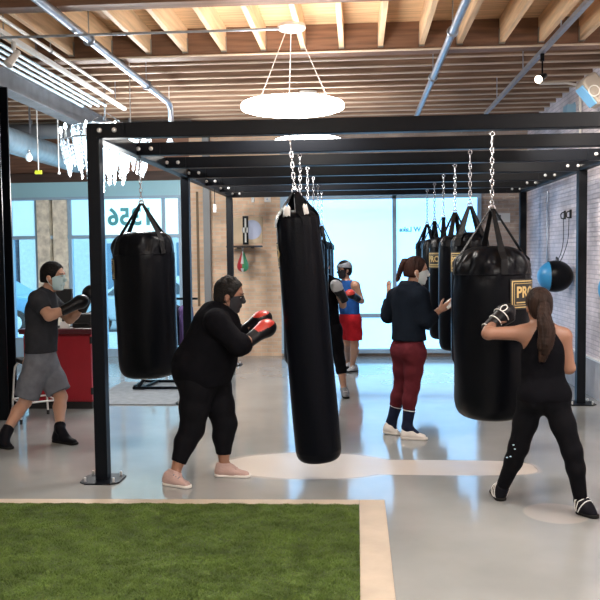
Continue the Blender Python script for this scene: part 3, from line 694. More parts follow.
def make_bag(R, H, drop, label, loc, rot=(0, 0, 0), tilt=None, wrinkle=.005, apex=.30, taper=1., m='vinyl', patch=None, tape=False, strap_w=.05, chain_len=None, group=None, spin=.4, cone=False, dome=False):
    """loc = eye bolt under the beam; the bag hangs along local -Z"""
    t = thing('punching_bag', label, 'punching bag', loc, group)
    if tilt is not None:
        d = nrm(tilt); ang = math.atan2(d[0], -d[2]); bng = math.atan2(d[1], math.hypot(d[0], d[2])); t.rotation_euler = (bng, -ang, 0)
    L = chain_len
    eb = MB().cyl((0, 0, -.001), (0, 0, -.012), .009, seg=8); eb.tube([(.016 * math.cos(a), 0, -.026 + .016 * math.sin(a)) for a in np.linspace(0, 2 * PI, 15)[:-1]], .005, 6, closed=True)
    eb.build('eye_bolt', MT['steel'], t)
    sn = MB().tube([(0, .012 * math.cos(a), -.07 + .035 * math.sin(a)) for a in np.linspace(0, 2 * PI, 17)[:-1]], .0055, 6, closed=True)
    sn.build('snap_hook', MT['steel'], t)
    ch = chain_mesh(L - .09); o = ch.build('chain', MT['steel'], t); o.location.z = -.09
    za = -L; zt = za - apex
    rg = MB().tube([(.022 * math.cos(a), 0, za - .012 + .022 * math.sin(a)) for a in np.linspace(0, 2 * PI, 17)[:-1]], .006, 6, closed=True); rg.build('d_ring', MT['steel'], t)
    seeds = rng.uniform(0, 6.28, 8)
    def fold(a, z, r):
        g = math.exp(-((z + .09 * H) / (.085 * H)) ** 2) * (r / R)
        return wrinkle * g * (math.sin(9 * a + seeds[0] + 3 * math.sin(z * 14)) + .8 * math.sin(17 * a + seeds[1] - 9 * z) + .7 * math.sin(5 * a + seeds[2] + 20 * z)) + .25 * wrinkle * math.sin(4 * a + 7 * z + seeds[3]) * (r / R)
    body = MB().lathe(bag_profile(R, H, taper, dome), (0, 0, zt), 72, fold=fold).build('bag_body', MT[m], t)
    # seam band below the shoulder
    if not cone: MB().tube([((R + .002) * math.cos(a), (R + .002) * math.sin(a), zt - R * .75) for a in np.linspace(0, 2 * PI, 41)[:-1]], .004, 6, closed=True).build('seam', MT['vinyl2'], body)
    prof = bag_profile(R, H, taper, dome)
    for q in range(4):
        a = spin + q * PI / 2; c, s = math.cos(a), math.sin(a); tx = V(-s, c, 0)
        path = [V(.012 * c, .012 * s, za - .02)]
        rs = .80 * R
        z0 = zt + max(np.interp(rs, [p[0] for p in prof[:20]], [p[1] for p in prof[:20]]), -R) + .012
        path.append(V(rs * c, rs * s, z0)); e_ = .003 if cone else .008; path.append(V((R * .955 + e_) * c, (R * .955 + e_) * s, zt - .34 * R)); path.append(V((R + e_) * c, (R + e_) * s, zt - .74 * R))
        ws = [strap_w * .55 if not cone else .03, strap_w if not cone else R * .72, strap_w if not cone else R * .40, strap_w if not cone else R * .2]
        vs = []; 
        for p_, w_, e in zip(path, ws, range(4)):
            nn = V(c, s, 0) if e > 1 else nrm(V(c, s, .8))
            for sg in (-1, 1):
                for th in (0, .006): vs.append(p_ + tx * sg * w_ / 2 + nn * th)
        fs = [(0, 2, 3, 1), (12, 13, 15, 14)]
        for e in range(3):
            b0 = 4 * e; b1 = 4 * e + 4; fs += [(b0 + 1, b0 + 3, b1 + 3, b1 + 1), (b0, b1, b1 + 2, b0 + 2), (b0, b0 + 1, b1 + 1, b1), (b0 + 2, b1 + 2, b1 + 3, b0 + 3)]
        MB().add(vs, fs, False).build('hanging_strap', MT['vinyl2' if cone else 'strap'], t)
    if tape:
        for a0, wd, nn in ((-.42, .10, 5), (.62, .09, 4)):
            q = MB(); vs = []
            for i in range(nn):
                a = a0 + (i - nn / 2) * wd
                for rr, dz in ((.78 * R, .022 + .02 * (i % 2)), (.90 * R, -.035 - .012 * ((i + 1) % 2))): vs.append((rr * math.sin(a), -rr * math.cos(a) - .010, zt - .05 * R + dz))
            q.add(vs, [(2 * i, 2 * i + 2, 2 * i + 3, 2 * i + 1) for i in range(nn - 1)], True)
            o = q.build('tape_tuft', MT['white'], t); sd = o.modifiers.new('thick', 'SOLIDIFY'); sd.thickness = .012; sd.offset = 0
    if patch: wrap_label(body, R * 1.028, zt - patch[1], patch[0], patch[2], patch[3], 'PRO', None)
    return t
HZ = RZT - .115
XR_, XC_ = 1.028, -.515
# wide bags
make_bag(.287, 1.33, .60, 'widest black bag, punched by the person in the black tank top', (XR_, ROWS[0], HZ), chain_len=.575, apex=.30, patch=(.80, .36, .30, .225), wrinkle=.015, spin=.15, dome=True)
pl = at(137, 158, 7.36)
make_bag(.285, 1.37, .6, 'wide black bag hanging from the left side rail near the entrance', (RXL + .043, 7.36, RZT - .111), chain_len=.42, apex=.28, patch=(-1.32, .34, .28, .20), wrinkle=.008, spin=.9, taper=.97, tilt=at(149.5, 378, 7.36) - V(RXL + .043, 7.36, RZT - .11))
# tall swinging bag
hk = V(XC_, ROWS[0], HZ); bt = at(319.3, 458, ROWS[0])
make_bag(.172, 1.98, .4, 'tall slim black bag swinging out of plumb in the middle', hk, chain_len=.42, apex=.16, taper=1.06, tilt=bt - hk, m='vinyl2', tape=True, cone=True, dome=True, patch=(-1.5, .34, .16, .2), wrinkle=.003, strap_w=.1)
# narrow bags, right-hand line
desc = ['narrow black bag on the second crossbeam, tucked behind the widest bag', 'narrow black bag on the third crossbeam, the lowest-hanging of its line',
        'narrow bag', 'narrow black bag on the sixth crossbeam, squeezed between its two neighbours', 'narrow black bag farthest back in its line, against the frosted window']
desc = ['narrow black bag directly behind the widest bag, gold label edge showing', 'plain narrow black bag beside the phone held by the person in maroon leggings',
        'narrow gold-labelled black bag between two plain ones, behind the held phone', 'narrow black bag just behind the face of the person in maroon leggings', 'narrow black bag farthest back in the line beside the person in maroon leggings']
for i, lab in zip(range(1, 6), desc):
    make_bag(.168, 1.21, .4, lab, (XR_ - .012, ROWS[i], HZ), chain_len=.49, apex=.25, wrinkle=.003, group='narrow bags in the line by the painted wall', patch=(-.85, .27, .2, .19) if i in (1, 3) else None, spin=.5 + .3 * i, strap_w=.06, dome=True)
for i, lab in zip(range(1, 6), ('narrow black bag directly behind the tall swinging bag, left edge showing', 'narrow black bag hidden second behind the tall swinging bag', 'narrow black bag third behind the tall swinging bag, by the person with the grey glove',
                                'narrow black bag fourth behind the tall swinging bag', 'narrow black bag farthest behind the tall swinging bag, against the frosted window')):
    make_bag(.168, 1.21, .4, lab, (XC_, ROWS[i], HZ), chain_len=.49, apex=.25, wrinkle=.003, group='narrow bags in line behind the tall swinging bag', spin=.4 + .3 * i, strap_w=.06, dome=True)

# ------------------------------------------------------------------ turf and its timber edging
TX, TY = .0, 5.60
TS = .027
def slant(x0, x1, ya, yb, z, near=None):
    q = [(x0, near if near is not None else ya + TS * x0), (x1, near if near is not None else ya + TS * x1), (x1, yb + TS * x1), (x0, yb + TS * x0)]
    return MB().add([(a, b, c) for c in (0, z) for a, b in q], [(3, 2, 1, 0), (4, 5, 6, 7)] + [(k, (k + 1) % 4, 4 + (k + 1) % 4, 4 + k) for k in range(4)])
tb = tag(slant(-4.6, TX, 0, TY, .018, near=2.6).build('turf_carpet', mat('turf_backing', (.030, .05, .012), .9, var=.3, vscale=30)), 'green artificial turf strip inside the pale timber edging', 'turf')
n = 300000
yy = 3.9 + (TY - 3.9) * rng.random(n) ** 1.15; xx = TX - 4.55 * rng.random(n)
yy = np.minimum(yy, TY + TS * xx - .003); hh = rng.uniform(.008, .017, n); an = rng.uniform(0, 2 * PI, n); lean = rng.normal(0, .008, (n, 2)); wv = .0028
clump = .8 + .45 * np.sin(xx * 23 + 3 * np.sin(yy * 9)) * np.sin(yy * 31 + 2 * np.sin(xx * 13))
hh *= np.clip(clump, .5, 1.25)
vs = np.zeros((n, 3, 3)); vs[:, 0] = np.stack([xx - wv * np.cos(an), yy - wv * np.sin(an), np.full(n, .017)], 1); vs[:, 1] = np.stack([xx + wv * np.cos(an), yy + wv * np.sin(an), np.full(n, .017)], 1)
vs[:, 2] = np.stack([np.minimum(xx + lean[:, 0], TX), np.minimum(yy + lean[:, 1], TY + TS * xx), .017 + hh], 1)
me = bpy.data.meshes.new('grass_pile'); me.vertices.add(3 * n); me.vertices.foreach_set('co', vs.astype(np.float32).ravel()); me.loops.add(3 * n); me.loops.foreach_set('vertex_index', np.arange(3 * n, dtype=np.int32))
me.polygons.add(n); me.polygons.foreach_set('loop_start', np.arange(0, 3 * n, 3, dtype=np.int32)); me.update(calc_edges=True)
me.materials.append(mat('turf_fibre', (.092, .142, .032), .8, spec=.2, var=.35, vscale=5)); gp = link(bpy.data.objects.new('grass_pile', me), tb); gp['kind'] = 'stuff'
MT['edging'] = mat('pale_timber_edging', (.41, .345, .27), .6, bump=.1, bscale=30, var=.12, vscale=4)
tag(slant(TX + .002, TX + .185, 0, TY + .115, .02, near=2.6).build('edging_board', MT['edging'], bevel=.004), 'pale timber edging board along the side of the turf', 'edging')
tag(slant(-4.6, TX, TY + .002, TY + .115, .02).build('edging_board', MT['edging'], bevel=.004), 'pale timber edging board across the end of the turf', 'edging')

# ------------------------------------------------------------------ reception desk and what is on it
DX0, DX1, DY0, DY1, DZ = -3.95, -3.10, 9.12, 9.47, .955
desk = thing('reception_desk', 'red reception desk with dark top and black plinth behind the person in the charcoal t-shirt', 'desk', ((DX0 + DX1) / 2, DY0, 0)); do = desk.location
MB().lohi((DX0 + .02, DY0 + .02, .09), (DX1 - .02, DY1, DZ - .06)).build('carcass', MT['red'], desk, off=do)
for a, b in ((DX0 + .02, (DX0 + DX1) / 2 - .004), ((DX0 + DX1) / 2 + .004, DX1 - .02)): MB().lohi((a, DY0, .11), (b, DY0 + .019, DZ - .08)).build('door', MT['red'], desk, .004, off=do)
MB().lohi((DX0 + .04, DY0 + .05, 0), (DX1 - .04, DY1, .09)).build('plinth', MT['rubber'], desk, off=do)
MB().lohi((DX0 - .02, DY0 - .03, DZ - .06), (DX1, DY1 + .02, DZ)).build('desk_top', mat('desk_top_dark_red', (.09, .012, .02), .3), desk, .006, off=do)
for z in (.22, .82): MB().lohi((DX1 - .03, DY0 - .012, z - .04), (DX1 - .005, DY0, z + .04)).build('hinge', MT['rubber'], desk, off=do)
ms = thing('computer_monitor', 'black computer monitor on the red desk, seen past the charcoal t-shirt', 'monitor', (-3.45, 9.34, DZ))
MB().lohi((-.20, -.02, .12), (.045, .03, .46)).build('screen_housing', MT['rubber'], ms, .008); MB().cyl((-.08, .03, .01), (-.08, .03, .2), .02).build('stand', MT['rubber'], ms); MB().lohi((-.18, -.06, 0), (.03, .1, .012)).build('stand_base', MT['rubber'], ms, .004)
pm = thing('desk_printer', 'black printer at the end of the red desk', 'printer', (-3.25, 9.31, DZ))
MB().lohi((-.12, -.11, 0), (.12, .13, .17)).build('printer_body', MT['rubber'], pm, .02); MB().lohi((-.09, -.16, .05), (.09, -.11, .06)).build('paper_tray', MT['labelblack'], pm)
pm.location.x = -3.25
tag(MB().lohi((-3.50, 9.16, DZ + .001), (-3.39, 9.20, DZ + .08)).build('card_holder', MT['white'], bevel=.004), 'small white card holder on the front edge of the red desk', 'card holder')
for i, (x, y, rz) in enumerate(((-3.44, 9.235, .1), (-3.22, 9.135, -.1))):
    tag(MB().box((x, y, DZ + .002), (.18, .08, .003), rz).build('paper_sheet', MT['white']), ['white sheet of paper lying on the desk in front of the monitor', 'white sheet of paper lying on the desk by the printer'][i], 'paper')
bk = thing('desk_speaker', 'small black speaker at the column end of the red desk', 'speaker', (-3.80, 9.35, DZ)); MB().lohi((-.06, -.06, 0), (.06, .06, .17)).build('speaker_box', MT['rubber'], bk, .01); MB().cyl((0, -.066, .09), (0, -.058, .09), .04).build('speaker_cone', MT['labelblack'], bk)

# white framed stool
st = thing('bar_stool', 'bar stool with bent white metal frame and black seat before the red desk', 'stool', (-3.59, 8.58, 0), rot=(0, 0, .65)); W = MT['white']
MB().box((0, 0, .66), (.32, .32, .05)).build('seat', MT['rubber'], st, .015)
for sx in (-1, 1):
    for sy in (-1, 1):
        lg = MB().tube(spline([(sx * .11, sy * .11, .64), (sx * .15, sy * .15, .60), (sx * .17, sy * .17, .5), (sx * .20, sy * .20, .02)], 6), .011, 10).build('leg', W, st)
        MB().cyl((sx * .20, sy * .20, 0), (sx * .199, sy * .199, .05), .016, seg=10).build('rubber_foot', MT['rubber'], lg)
for z, e in ((.22, .19),): MB().tube([(e, e, z), (-e, e, z), (-e, -e, z), (e, -e, z)], .010, 8, closed=True).build('foot_rail', W, st)

# mat, coat rack, coats
fm = tag(MB().lohi((-3.35, 9.40, 0), (-2.19, 11.08, .012)).build('floor_mat', mat('mat_grey', (.20, .22, .24), .9, var=.15, vscale=12), bevel=.004), 'grey rubber mat under the coat rack by the entrance', 'mat')
cr = thing('coat_rack', 'low black tube coat rack standing on the grey mat', 'coat rack', (-2.58, 10.68, .012))
for y in (-.28, .28): MB().bar((-.42, y, .03), (.42, y, .03), .035, .035).build('base_bar', BL, cr, .004)
MB().bar((-.30, -.28, .03), (-.22, .28, .03), .03, .03).build('base_brace', BL, cr)
MB().bar((-.34, -.27, .04), (-.20, 0, .32), .03, .03).build('base_brace', BL, cr)
for x in (-.40, .40): MB().bar((x, 0, .03), (x, 0, 1.2), .03, .03).build('upright', BL, cr)
for x in (-.40, .40): MB().bar((x, -.28, .045), (x, .28, .045), .03, .03).build('end_bar', BL, cr)
MB().bar((-.42, 0, 1.2), (.42, 0, 1.2), .03, .03).build('hanging_rail', BL, cr)
def coat(x, col, label):
    t = thing('hanging_jacket', label, 'jacket', (x, 10.68, 1.197)); m = mat('jacket_cloth', col, .85, bump=.3, bscale=12)
    pr = [C((0, -.16, -.12), (0, .16, -.12), .045, .045, .04), C((0, -.15, -.14), (0, -.14, -.62), .05, .06, .05), C((0, .15, -.14), (0, .14, -.62), .05, .06, .05), C((0, 0, -.12), (0, 0, -.6), .05, .06, .06)]
    net_obj('jacket_body', sdf(pr, .016, cuts=[((0, 0, -.64), (0, 0, -1))]), m, t)
    for s in (-1, 1): net_obj('sleeve', sdf([C((.02, s * .2, -.13), (.05, s * .24, -.58), .045, .035)], .014), m, t)
    MB().tube([(0, -.15, -.13), (0, 0, -.06), (0, .15, -.13)], .006, 6).build('coat_hanger', MT['white'], t)
    MB().tube(spline([(0, 0, -.06), (0, .022, -.022), (0, .033, .015), (0, 0, .048), (0, -.033, .018)], 6), .004, 6).build('hanger_hook', MT['steel'], t)
coat(-2.33, (.055, .03, .12), 'purple jacket at the end of the coat rack'); coat(-2.50, (.012, .012, .03), 'dark navy jacket next to the purple one')

# ------------------------------------------------------------------ right wall
MT['ballblue'] = mat('blue_vinyl', (.03, .22, .48), .35)
def wall_ball(y, z, label):
    t = thing('wall_punching_ball', label, 'punching ball', (WALL_X - .012, y, z), 'round punching balls roped to the painted wall')
    R = .215; pr = [(max(.001, R * math.sin(a)), -.235 * math.cos(a)) for a in np.linspace(0, PI, 25)]
    cut = 9
    b = MB().lathe(pr[cut:], (-.235, 0, 0), 40, axis='x'); b.build('ball_body', MT['vinyl'], t)
    MB().lathe(pr[:cut + 1], (-.235, 0, 0), 40, axis='x').build('ball_cap', MT['ballblue'], t)
    rc = pr[cut]; MB().tube([(-.235 + rc[1], (rc[0] + .003) * math.cos(a), (rc[0] + .003) * math.sin(a)) for a in np.linspace(0, 2 * PI, 33)[:-1]], .005, 6, closed=True).build('seam_piping', MT['vinyl2'], t)
    for s in (-1, 1):
        MB().tube(spline([(-.02, .30 + s * .15, .80), (-.05, .20 + s * .12, .5), (-.13, .06 + s * .08, .30), (-.2, s * .10, .19)], 5), .005, 6).build('rope', MT['strap'], t)
        MB().tube(spline([(-.2, s * .10, .19), (-.22, 0 + s * .02, .26), (-.2, -s * .05, .21)], 5), .005, 6).build('rope_loop', MT['strap'], t)
        h = MB().lohi((-.012, .30 + s * .15 - .02, .78), (.01, .30 + s * .15 + .02, .90)); h.build('wall_hook', MT['rubber'], t)
        MB().tube(spline([(-.01, .30 + s * .15, .88), (-.05, .30 + s * .15, .86), (-.05, .30 + s * .15, .80), (-.02, .30 + s * .15, .79)], 4), .008, 6).build('hook_arm', MT['rubber'], t)
wall_ball(11.0, 1.46, 'whole blue and black punching ball roped to the painted wall, behind the ponytail')
wall_ball(8.25, 1.41, 'blue and black punching ball nearest along the painted wall, mostly out of view')
cy = 10.65
pipe('wall_conduit', [(WALL_X - .55, cy, 3.955), (WALL_X - .2, cy, 3.955), (WALL_X - .08, cy, 3.93), (WALL_X - .035, cy, 3.86), (WALL_X - .03, cy, 3.7), (WALL_X - .03, cy, 2.0)], .018, MT['offwhite'], 'white conduit bending from the ceiling down the painted wall')
cy = 12.4
pipe('wall_conduit', [(WALL_X - .03, cy, 2.7), (WALL_X - .03, cy, .5)], .014, MT['galv'], 'thin grey conduit down the painted wall near the far corner')
p0 = at(565, 107, 11.1); eb = thing('electrical_box', 'blue-grey electrical box high on the painted wall', 'electrical box', (WALL_X, 11.1, 3.62))
MB().lohi((-.12, -.14, -.12), (0, .06, .12)).build('box_body', MT['bluepaint'], eb, .006); MB().lohi((-.126, -.12, -.10), (-.1195, .04, .10)).build('box_cover', MT['bluepaint'], eb); MB().lohi((-.02, -.11, -.15), (0, .03, .15)).build('mount_plate', MT['bluepaint'], eb)
sp = thing('wall_loudspeaker', 'beige wall loudspeaker with pale blue front, high on the painted wall', 'loudspeaker', (WALL_X, 9.45, 3.57))
MB().bar((0, 0, 0), (-.14, 0, 0), .06, .06).build('wall_bracket', MT['offwhite'], sp)
fd = nrm((-.75, -.1, -.6)); sd = V(0, 1, 0) - fd * fd[1]; sd = nrm(sd); up = np.cross(fd, sd); c0 = V(-.24, 0, .02)
net = [(-.15, .17), (.0, .19), (.06, .15)]
vs = []; 
for d_, h_ in net:
    for k in range(4): vs.append(c0 + fd * d_ + sd * (.13 if k in (1, 2) else -.13) + up * (h_ if k > 1 else -h_))
m_ = MB().add(vs, [(3, 2, 1, 0), (8, 9, 10, 11)] + [(4 * e + k, 4 * e + (k + 1) % 4, 4 * e + 4 + (k + 1) % 4, 4 * e + 4 + k) for e in (0, 1) for k in range(4)])
m_.build('speaker_cabinet', mat('beige_plastic', (.30, .26, .22), .5), sp, .03)
MB().frame(c0 + fd * .066, fd * .008, sd * .11, up * .13).build('speaker_front', mat('pale_blue_panel', (.16, .38, .62), .4), sp, .006)
MB().tube([c0 + V(0, -.145, 0) + .06 * (math.cos(a) * fd + math.sin(a) * up) for a in np.linspace(0, 2 * PI, 21)[:-1]], .008, 6, closed=True).build('dial_ring', MT['offwhite'], sp)
# ------------------------------------------------------------------ back wall
bp = lambda px, py: at(px, py, WALL_Y - .001)
p0, p1 = bp(494, 222.5), bp(510, 213)
sg = thing('wall_sign', 'small white sign on the brown brick between the bag straps', 'sign', ((p0[0] + p1[0]) / 2, WALL_Y - .012, p0[2]))
w_, h_ = p1[0] - p0[0], p1[2] - p0[2]
MB().lohi((-w_ / 2, 0, 0), (w_ / 2, .01, h_)).build('sign_panel', MT['white'], sg); MB().lohi((-w_ / 2 + .03, -.003, .03), (-.02, 0, h_ - .03)).build('sign_print', MT['beamgrey'], sg)
for px, py, lab in ((253, 199, 'narrow white box high on the tan brick'), (267.5, 199.5, 'square white box with a dark dot high on the tan brick')):
    p = bp(px, py); t = thing('wall_box', lab, 'wall box', (p[0], WALL_Y, p[2])); w_ = .05 if px < 260 else .11
    MB().lohi((-w_ / 2, -.05, -.06 if w_ < .1 else -.05), (w_ / 2, 0, .05)).build('box_body', MT['white'], t, .006)
    MB().cyl((0, -.055, 0), (0, -.049, 0), .015 if w_ > .1 else .008).build('indicator', MT['frame'], t)
p = bp(210.5, 207); t = thing('pull_cord', 'black pull cord with a white handle hanging by the left rail', 'pull cord', (at(210.5, 200, 11.2)[0], 11.2, 0)); t.location.z = RZT - .11
q = at(210.5, 208, 11.2); t.location.x = RXL + .06; dz = q[2] - (RZT - .11)
MB().cyl((0, 0, 0), (0, 0, dz + .05), .006, seg=6).build('cord', MT['rubber'], t); MB().cyl((0, 0, dz + .05), (0, 0, dz - .06), .022, seg=10).build('handle', MT['white'], t)
# speed bag station
p = bp(247, 231); sb = thing('speed_bag_station', 'wooden speed bag board with round platform bolted to the tan brick', 'speed bag platform', (p[0], WALL_Y, p[2]))
MB().lohi((-.27, -.03, -.22), (.28, 0, .24)).build('back_board', mat('station_ply', (.55, .42, .28), .6, var=.12, vscale=5), sb)
a_ = MB().cyl((.09, -.036, .02), (.09, -.031, .02), .17, seg=32); a_.build('round_emblem', mat('emblem_blue', (.42, .48, .66), .5), sb)
MB().lohi((-.07, -.045, -.24), (.03, -.030, .26)).build('slide_rail', MT['black_steel'], sb)
MB().lohi((-.035, -.05, -.20), (-.005, -.045, .22)).build('rail_stripe', MT['white'], sb)
MB().lohi((-.06, -.05, -.03), (.02, -.046, .06)).build('rail_badge', MT['white'], sb)
MB().lathe([(.001, -.015), (.31, -.015), (.315, 0), (.31, .015), (.001, .015)], (.0, -.36, -.275), 40).build('platform', mat('platform_edge', (.05, .035, .03), .5), sb)
for x in (-.12, .12): MB().bar((x, -.02, -.30), (x, -.34, -.296), .03, .012).build('brace', MT['rubber'], sb)
p = (p[0] - .03, WALL_Y - .36, p[2] - .29); t = thing('speed_bag', 'red, white and green speed bag under the round platform', 'speed bag', p)
sm_ = [mat('speedbag_red', (.5, .02, .03), .4), MT['white'], mat('speedbag_green', (.06, .30, .12), .4)]
pr = [(.001, -.06), (.018, -.07), (.03, -.10), (.055, -.17), (.085, -.25), (.10, -.31), (.09, -.37), (.05, -.41), (.001, -.42)]
pr = [(a, c) for a, _, c in spline([(a, 0, c) for a, c in pr], 4)]; L_ = MB().lathe(pr, (0, 0, 0), 24)
L_.mi = []
for f in L_.f:
    cx_ = sum(L_.v[i][0] for i in f) / len(f); L_.mi.append(0 if cx_ < -.012 else (1 if cx_ < .012 else 2))
L_.build('bag_bladder', None, t, mats=sm_); MB().cyl((0, 0, -.001), (0, 0, -.065), .008, seg=8).build('hanging_swivel', MT['steel'], t)
# ------------------------------------------------------------------ people
def basis(yaw, pitch=0.):
    a = math.radians(yaw); p = math.radians(pitch)
    f = V(math.cos(a) * math.cos(p), math.sin(a) * math.cos(p), math.sin(p)); l = V(-math.sin(a), math.cos(a), 0); return f, l, np.cross(f, l)
def head_prims(hc, B, s, off=0., nose=True):
    f, l, u = B; q = lambda a, b, c: hc + s * (a * f + b * l + c * u)
    P = [E(q(-.012, 0, .03), s * V(.098, .077, .092) + off, B, .02), E(q(.022, 0, -.045), s * V(.068, .06, .078) + off, B, .03),
         C(q(.062, -.012, -.098), q(.062, .012, -.098), s * .022 + off, s * .022 + off, .02),
         C(q(.074, -.035, .028), q(.074, .035, .028), s * .016 + off, s * .016 + off, .02)]
    if nose: P += [C(q(.088, 0, .012), q(.105, 0, -.022), s * .008 + off, s * .013 + off, .012), C(q(.085, -.017, -.062), q(.085, .017, -.062), s * .009 + off, s * .009 + off, .01)]
    return P
def ear_prims(hc, B, s):
    f, l, u = B; q = lambda a, b, c: hc + s * (a * f + b * l + c * u)
    return [E(q(-.008, e * .077, -.012), s * V(.020, .011, .032), B, .008) for e in (-1, 1)]
def hand_prims(w, d, pn, curl=.6, spread=.1, side=1, s=1.):
    d = nrm(d); pn = nrm(pn - d * (pn @ d)); sd = np.cross(d, pn) * side; P = [C(w, w + d * .03 * s, .027 * s, .026 * s, .012), E(w + d * .055 * s, V(.05, .041, .017) * s, (d, sd, pn), .012)]
    for i, L in enumerate((.066, .075, .070, .055)):
        b = w + (d * .088 + sd * (.031 - .0205 * i)) * s; e = nrm(d + sd * spread * (1.5 - i)); g = nrm(e * math.cos(curl) + pn * math.sin(curl)); g2 = nrm(e * math.cos(2 * curl) + pn * math.sin(2 * curl))
        m = b + e * L * .45 * s; m2 = m + g * L * .32 * s
        P += [C(b - d * .02 * s, m, .0095 * s, .0088 * s, .006), C(m, m2, .0088 * s, .008 * s, .004), C(m2, m2 + g2 * L * .28 * s, .008 * s, .0068 * s, .004)]
    t0 = w + (d * .02 + sd * .03) * s; t1 = t0 + nrm(d * .7 + sd * .75 + pn * .3) * .045 * s; t2 = t1 + nrm(d * .9 + sd * .2 + pn * .45) * .034 * s
    return P + [C(t0, t1, .014 * s, .0105 * s, .01), C(t1, t2, .0105 * s, .0085 * s, .006)]
def hem(P, p, d):
    d = nrm(d); out = []
    for q in P: out.append(q[:-1] + (tuple(q[-1]) + ((V(*p), d),),))
    return out
lerp = lambda a, b, t: a + (b - a) * t

class Person:
    def __init__(s, label, base, yaw, J, hyaw, hpitch=0., hs=1., rad=None, group=None):
        s.t = thing('person', label, 'person', base); s.o = V(*base); s.J = {k: at(*v) if not isinstance(v, np.ndarray) else v for k, v in J.items()}
        s.B = basis(yaw); s.f, s.l, s.u = s.B; s.HB = basis(hyaw, hpitch); s.hs = hs
        r = dict(hip=.165, waist=.135, chest=.16, sq=.68, neck=.055, sh=.058, ua=.049, el=.041, wr=.029, th=.088, kn=.058, ca=.056, an=.037); r.update(rad or {}); s.r = r
        j = s.J
        for k in 'LR':
            sg = 1 if k == 'L' else -1
            if 'hip' + k not in j: j['hip' + k] = j['pel'] + s.l * sg * .088 - V(0, 0, .04)
        if DEBUG:
            d = lambda a, b: round(float(np.linalg.norm(j[a] - j[b])), 2)
            print('PERSON', label[:40], {k + x: d(*[q + (x if q not in ('pel', 'che', 'nek', 'hc') else '') for q in k.split('-')]) for k in ('sh-el', 'el-wr', 'hip-kn', 'kn-an') for x in 'LR'}, 'torso', d('pel', 'nek'), 'shw', d('shL', 'shR'), 'neck-hc', d('nek', 'hc'), 'foot', [round(float(j['an' + x][2]), 2) for x in 'LR'])
    def torso(s, off=0., top=True, bottom=True, wide=1.):
        j, r = s.J, s.r; ab = lerp(j['pel'], j['che'], .48); sq = lambda R: (R * r['sq'] + off) / (R + off)
        P = [C(j['pel'], ab, r['hip'] + off, r['waist'] + off, .05, s.f, sq(r['hip'])), C(ab, j['che'], r['waist'] + off, r['chest'] + off, .05, s.f, sq(r['chest']))]
        if top:
            P += [C(j['che'] + V(0, 0, .02), j['nek'] - V(0, 0, .03), r['chest'] * .72 + off, .07 + off, .06, s.f, .8)]
            for k in 'LR': P.append(C(lerp(j['nek'], j['che'], .35), j['sh' + k], .062 + off, r['sh'] + off, .05))
        if bottom:
            for k in 'LR':
                sg = 1 if k == 'L' else -1; P.append(C(j['pel'] - s.f * .045 + s.l * sg * .07 - V(0, 0, .03), j['hip' + k], r['hip'] * .62 + off, r['th'] * 1.05 + off, .05))
        return P
    def arm(s, k, off=0., t1=2., off2=None):
        """t1: 0..1 upper arm, 1..2 forearm; past t1 the sleeve is cut"""
        j, r = s.J, s.r; a, b, c = j['sh' + k], j['el' + k], j['wr' + k]; off2 = off if off2 is None else off2
        up = C(a, b, r['sh'] * .95 + off, r['el'] + (off2 if t1 <= 1 else lerp(off, off2, .5)), .03)
        if t1 <= 1: p = lerp(a, b, t1); return hem([up], p, b - a)
        m = lerp(b, c, .3); fo = [C(b, m, r['el'] + lerp(off, off2, .5), r['el'] * 1.03 + lerp(off, off2, .7), .02), C(m, c, r['el'] * 1.03 + lerp(off, off2, .7), r['wr'] + off2, .02)]
        if t1 < 2: fo = hem(fo, lerp(b, c, t1 - 1), c - b)
        return [up] + fo
    def leg(s, k, off=0., t1=2., off2=None):
        j, r = s.J, s.r; a, b, c = j['hip' + k], j['kn' + k], j['an' + k]; off2 = off if off2 is None else off2
        m0 = lerp(a, b, .5); up = [C(a, m0, r['th'] + off, lerp(r['th'], r['kn'], .42) + lerp(off, off2, .5), .04), C(m0, b, lerp(r['th'], r['kn'], .42) + lerp(off, off2, .5), r['kn'] + off2, .03)]
        if t1 <= 1: return hem(up, lerp(a, b, t1), b - a)
        m = lerp(b, c, .32) - s.f * .012; lo = [C(b, m, r['kn'] + off2, r['ca'] + off2, .03), C(m, c, r['ca'] + off2, r['an'] + off2, .03)]
        if t1 < 2: lo = hem(lo, lerp(b, c, t1 - 1), c - b)
        return up + lo
    def neck(s, off=0.): return [C(s.J['nek'] - V(0, 0, .03), s.J['hc'] - s.hs * (.02 * s.HB[0] + .06 * s.HB[2]), s.r['neck'] + off + .006, s.r['neck'] + off, .025)]
    def net(s, name, P, m, h=.012, cuts=(), sub=(), parent=None, **kw): return net_obj(name, sdf(P, h, cuts, sub), m, parent if parent is not None else s.t, s.o, **kw)
    def body(s, skin, hands=()):
        P = s.torso() + s.neck() + head_prims(s.J['hc'], s.HB, s.hs) + ear_prims(s.J['hc'], s.HB, s.hs)
        for k in 'LR': P += s.arm(k) + s.leg(k)
        for k in 'LR':
            a = s.J['an' + k]; P.append(C(a - V(0, 0, .01), s.foot[k], .034, .028, .02))
        for h in hands: P += h
        s.net('body', P, skin, .0085)
        hc = s.J['hc']; f, l, u = s.HB
        for e in (-1, 1):
            c = hc + s.hs * (.079 * f + e * .031 * l + .008 * u)
            ey = s.net('eye', [E(c, V(.012, .015, .010) * s.hs, s.HB)], MT['eye'], .003)
            s.net('iris', [E(c + s.hs * .009 * f, V(.005, .006, .006) * s.hs, s.HB)], MT['iris'], .002, parent=ey)
            s.net('eyebrow', [C(hc + s.hs * (.094 * f + e * .018 * l + .030 * u), hc + s.hs * (.080 * f + e * .050 * l + .030 * u), .005, .004)], MT['brow'], .003)
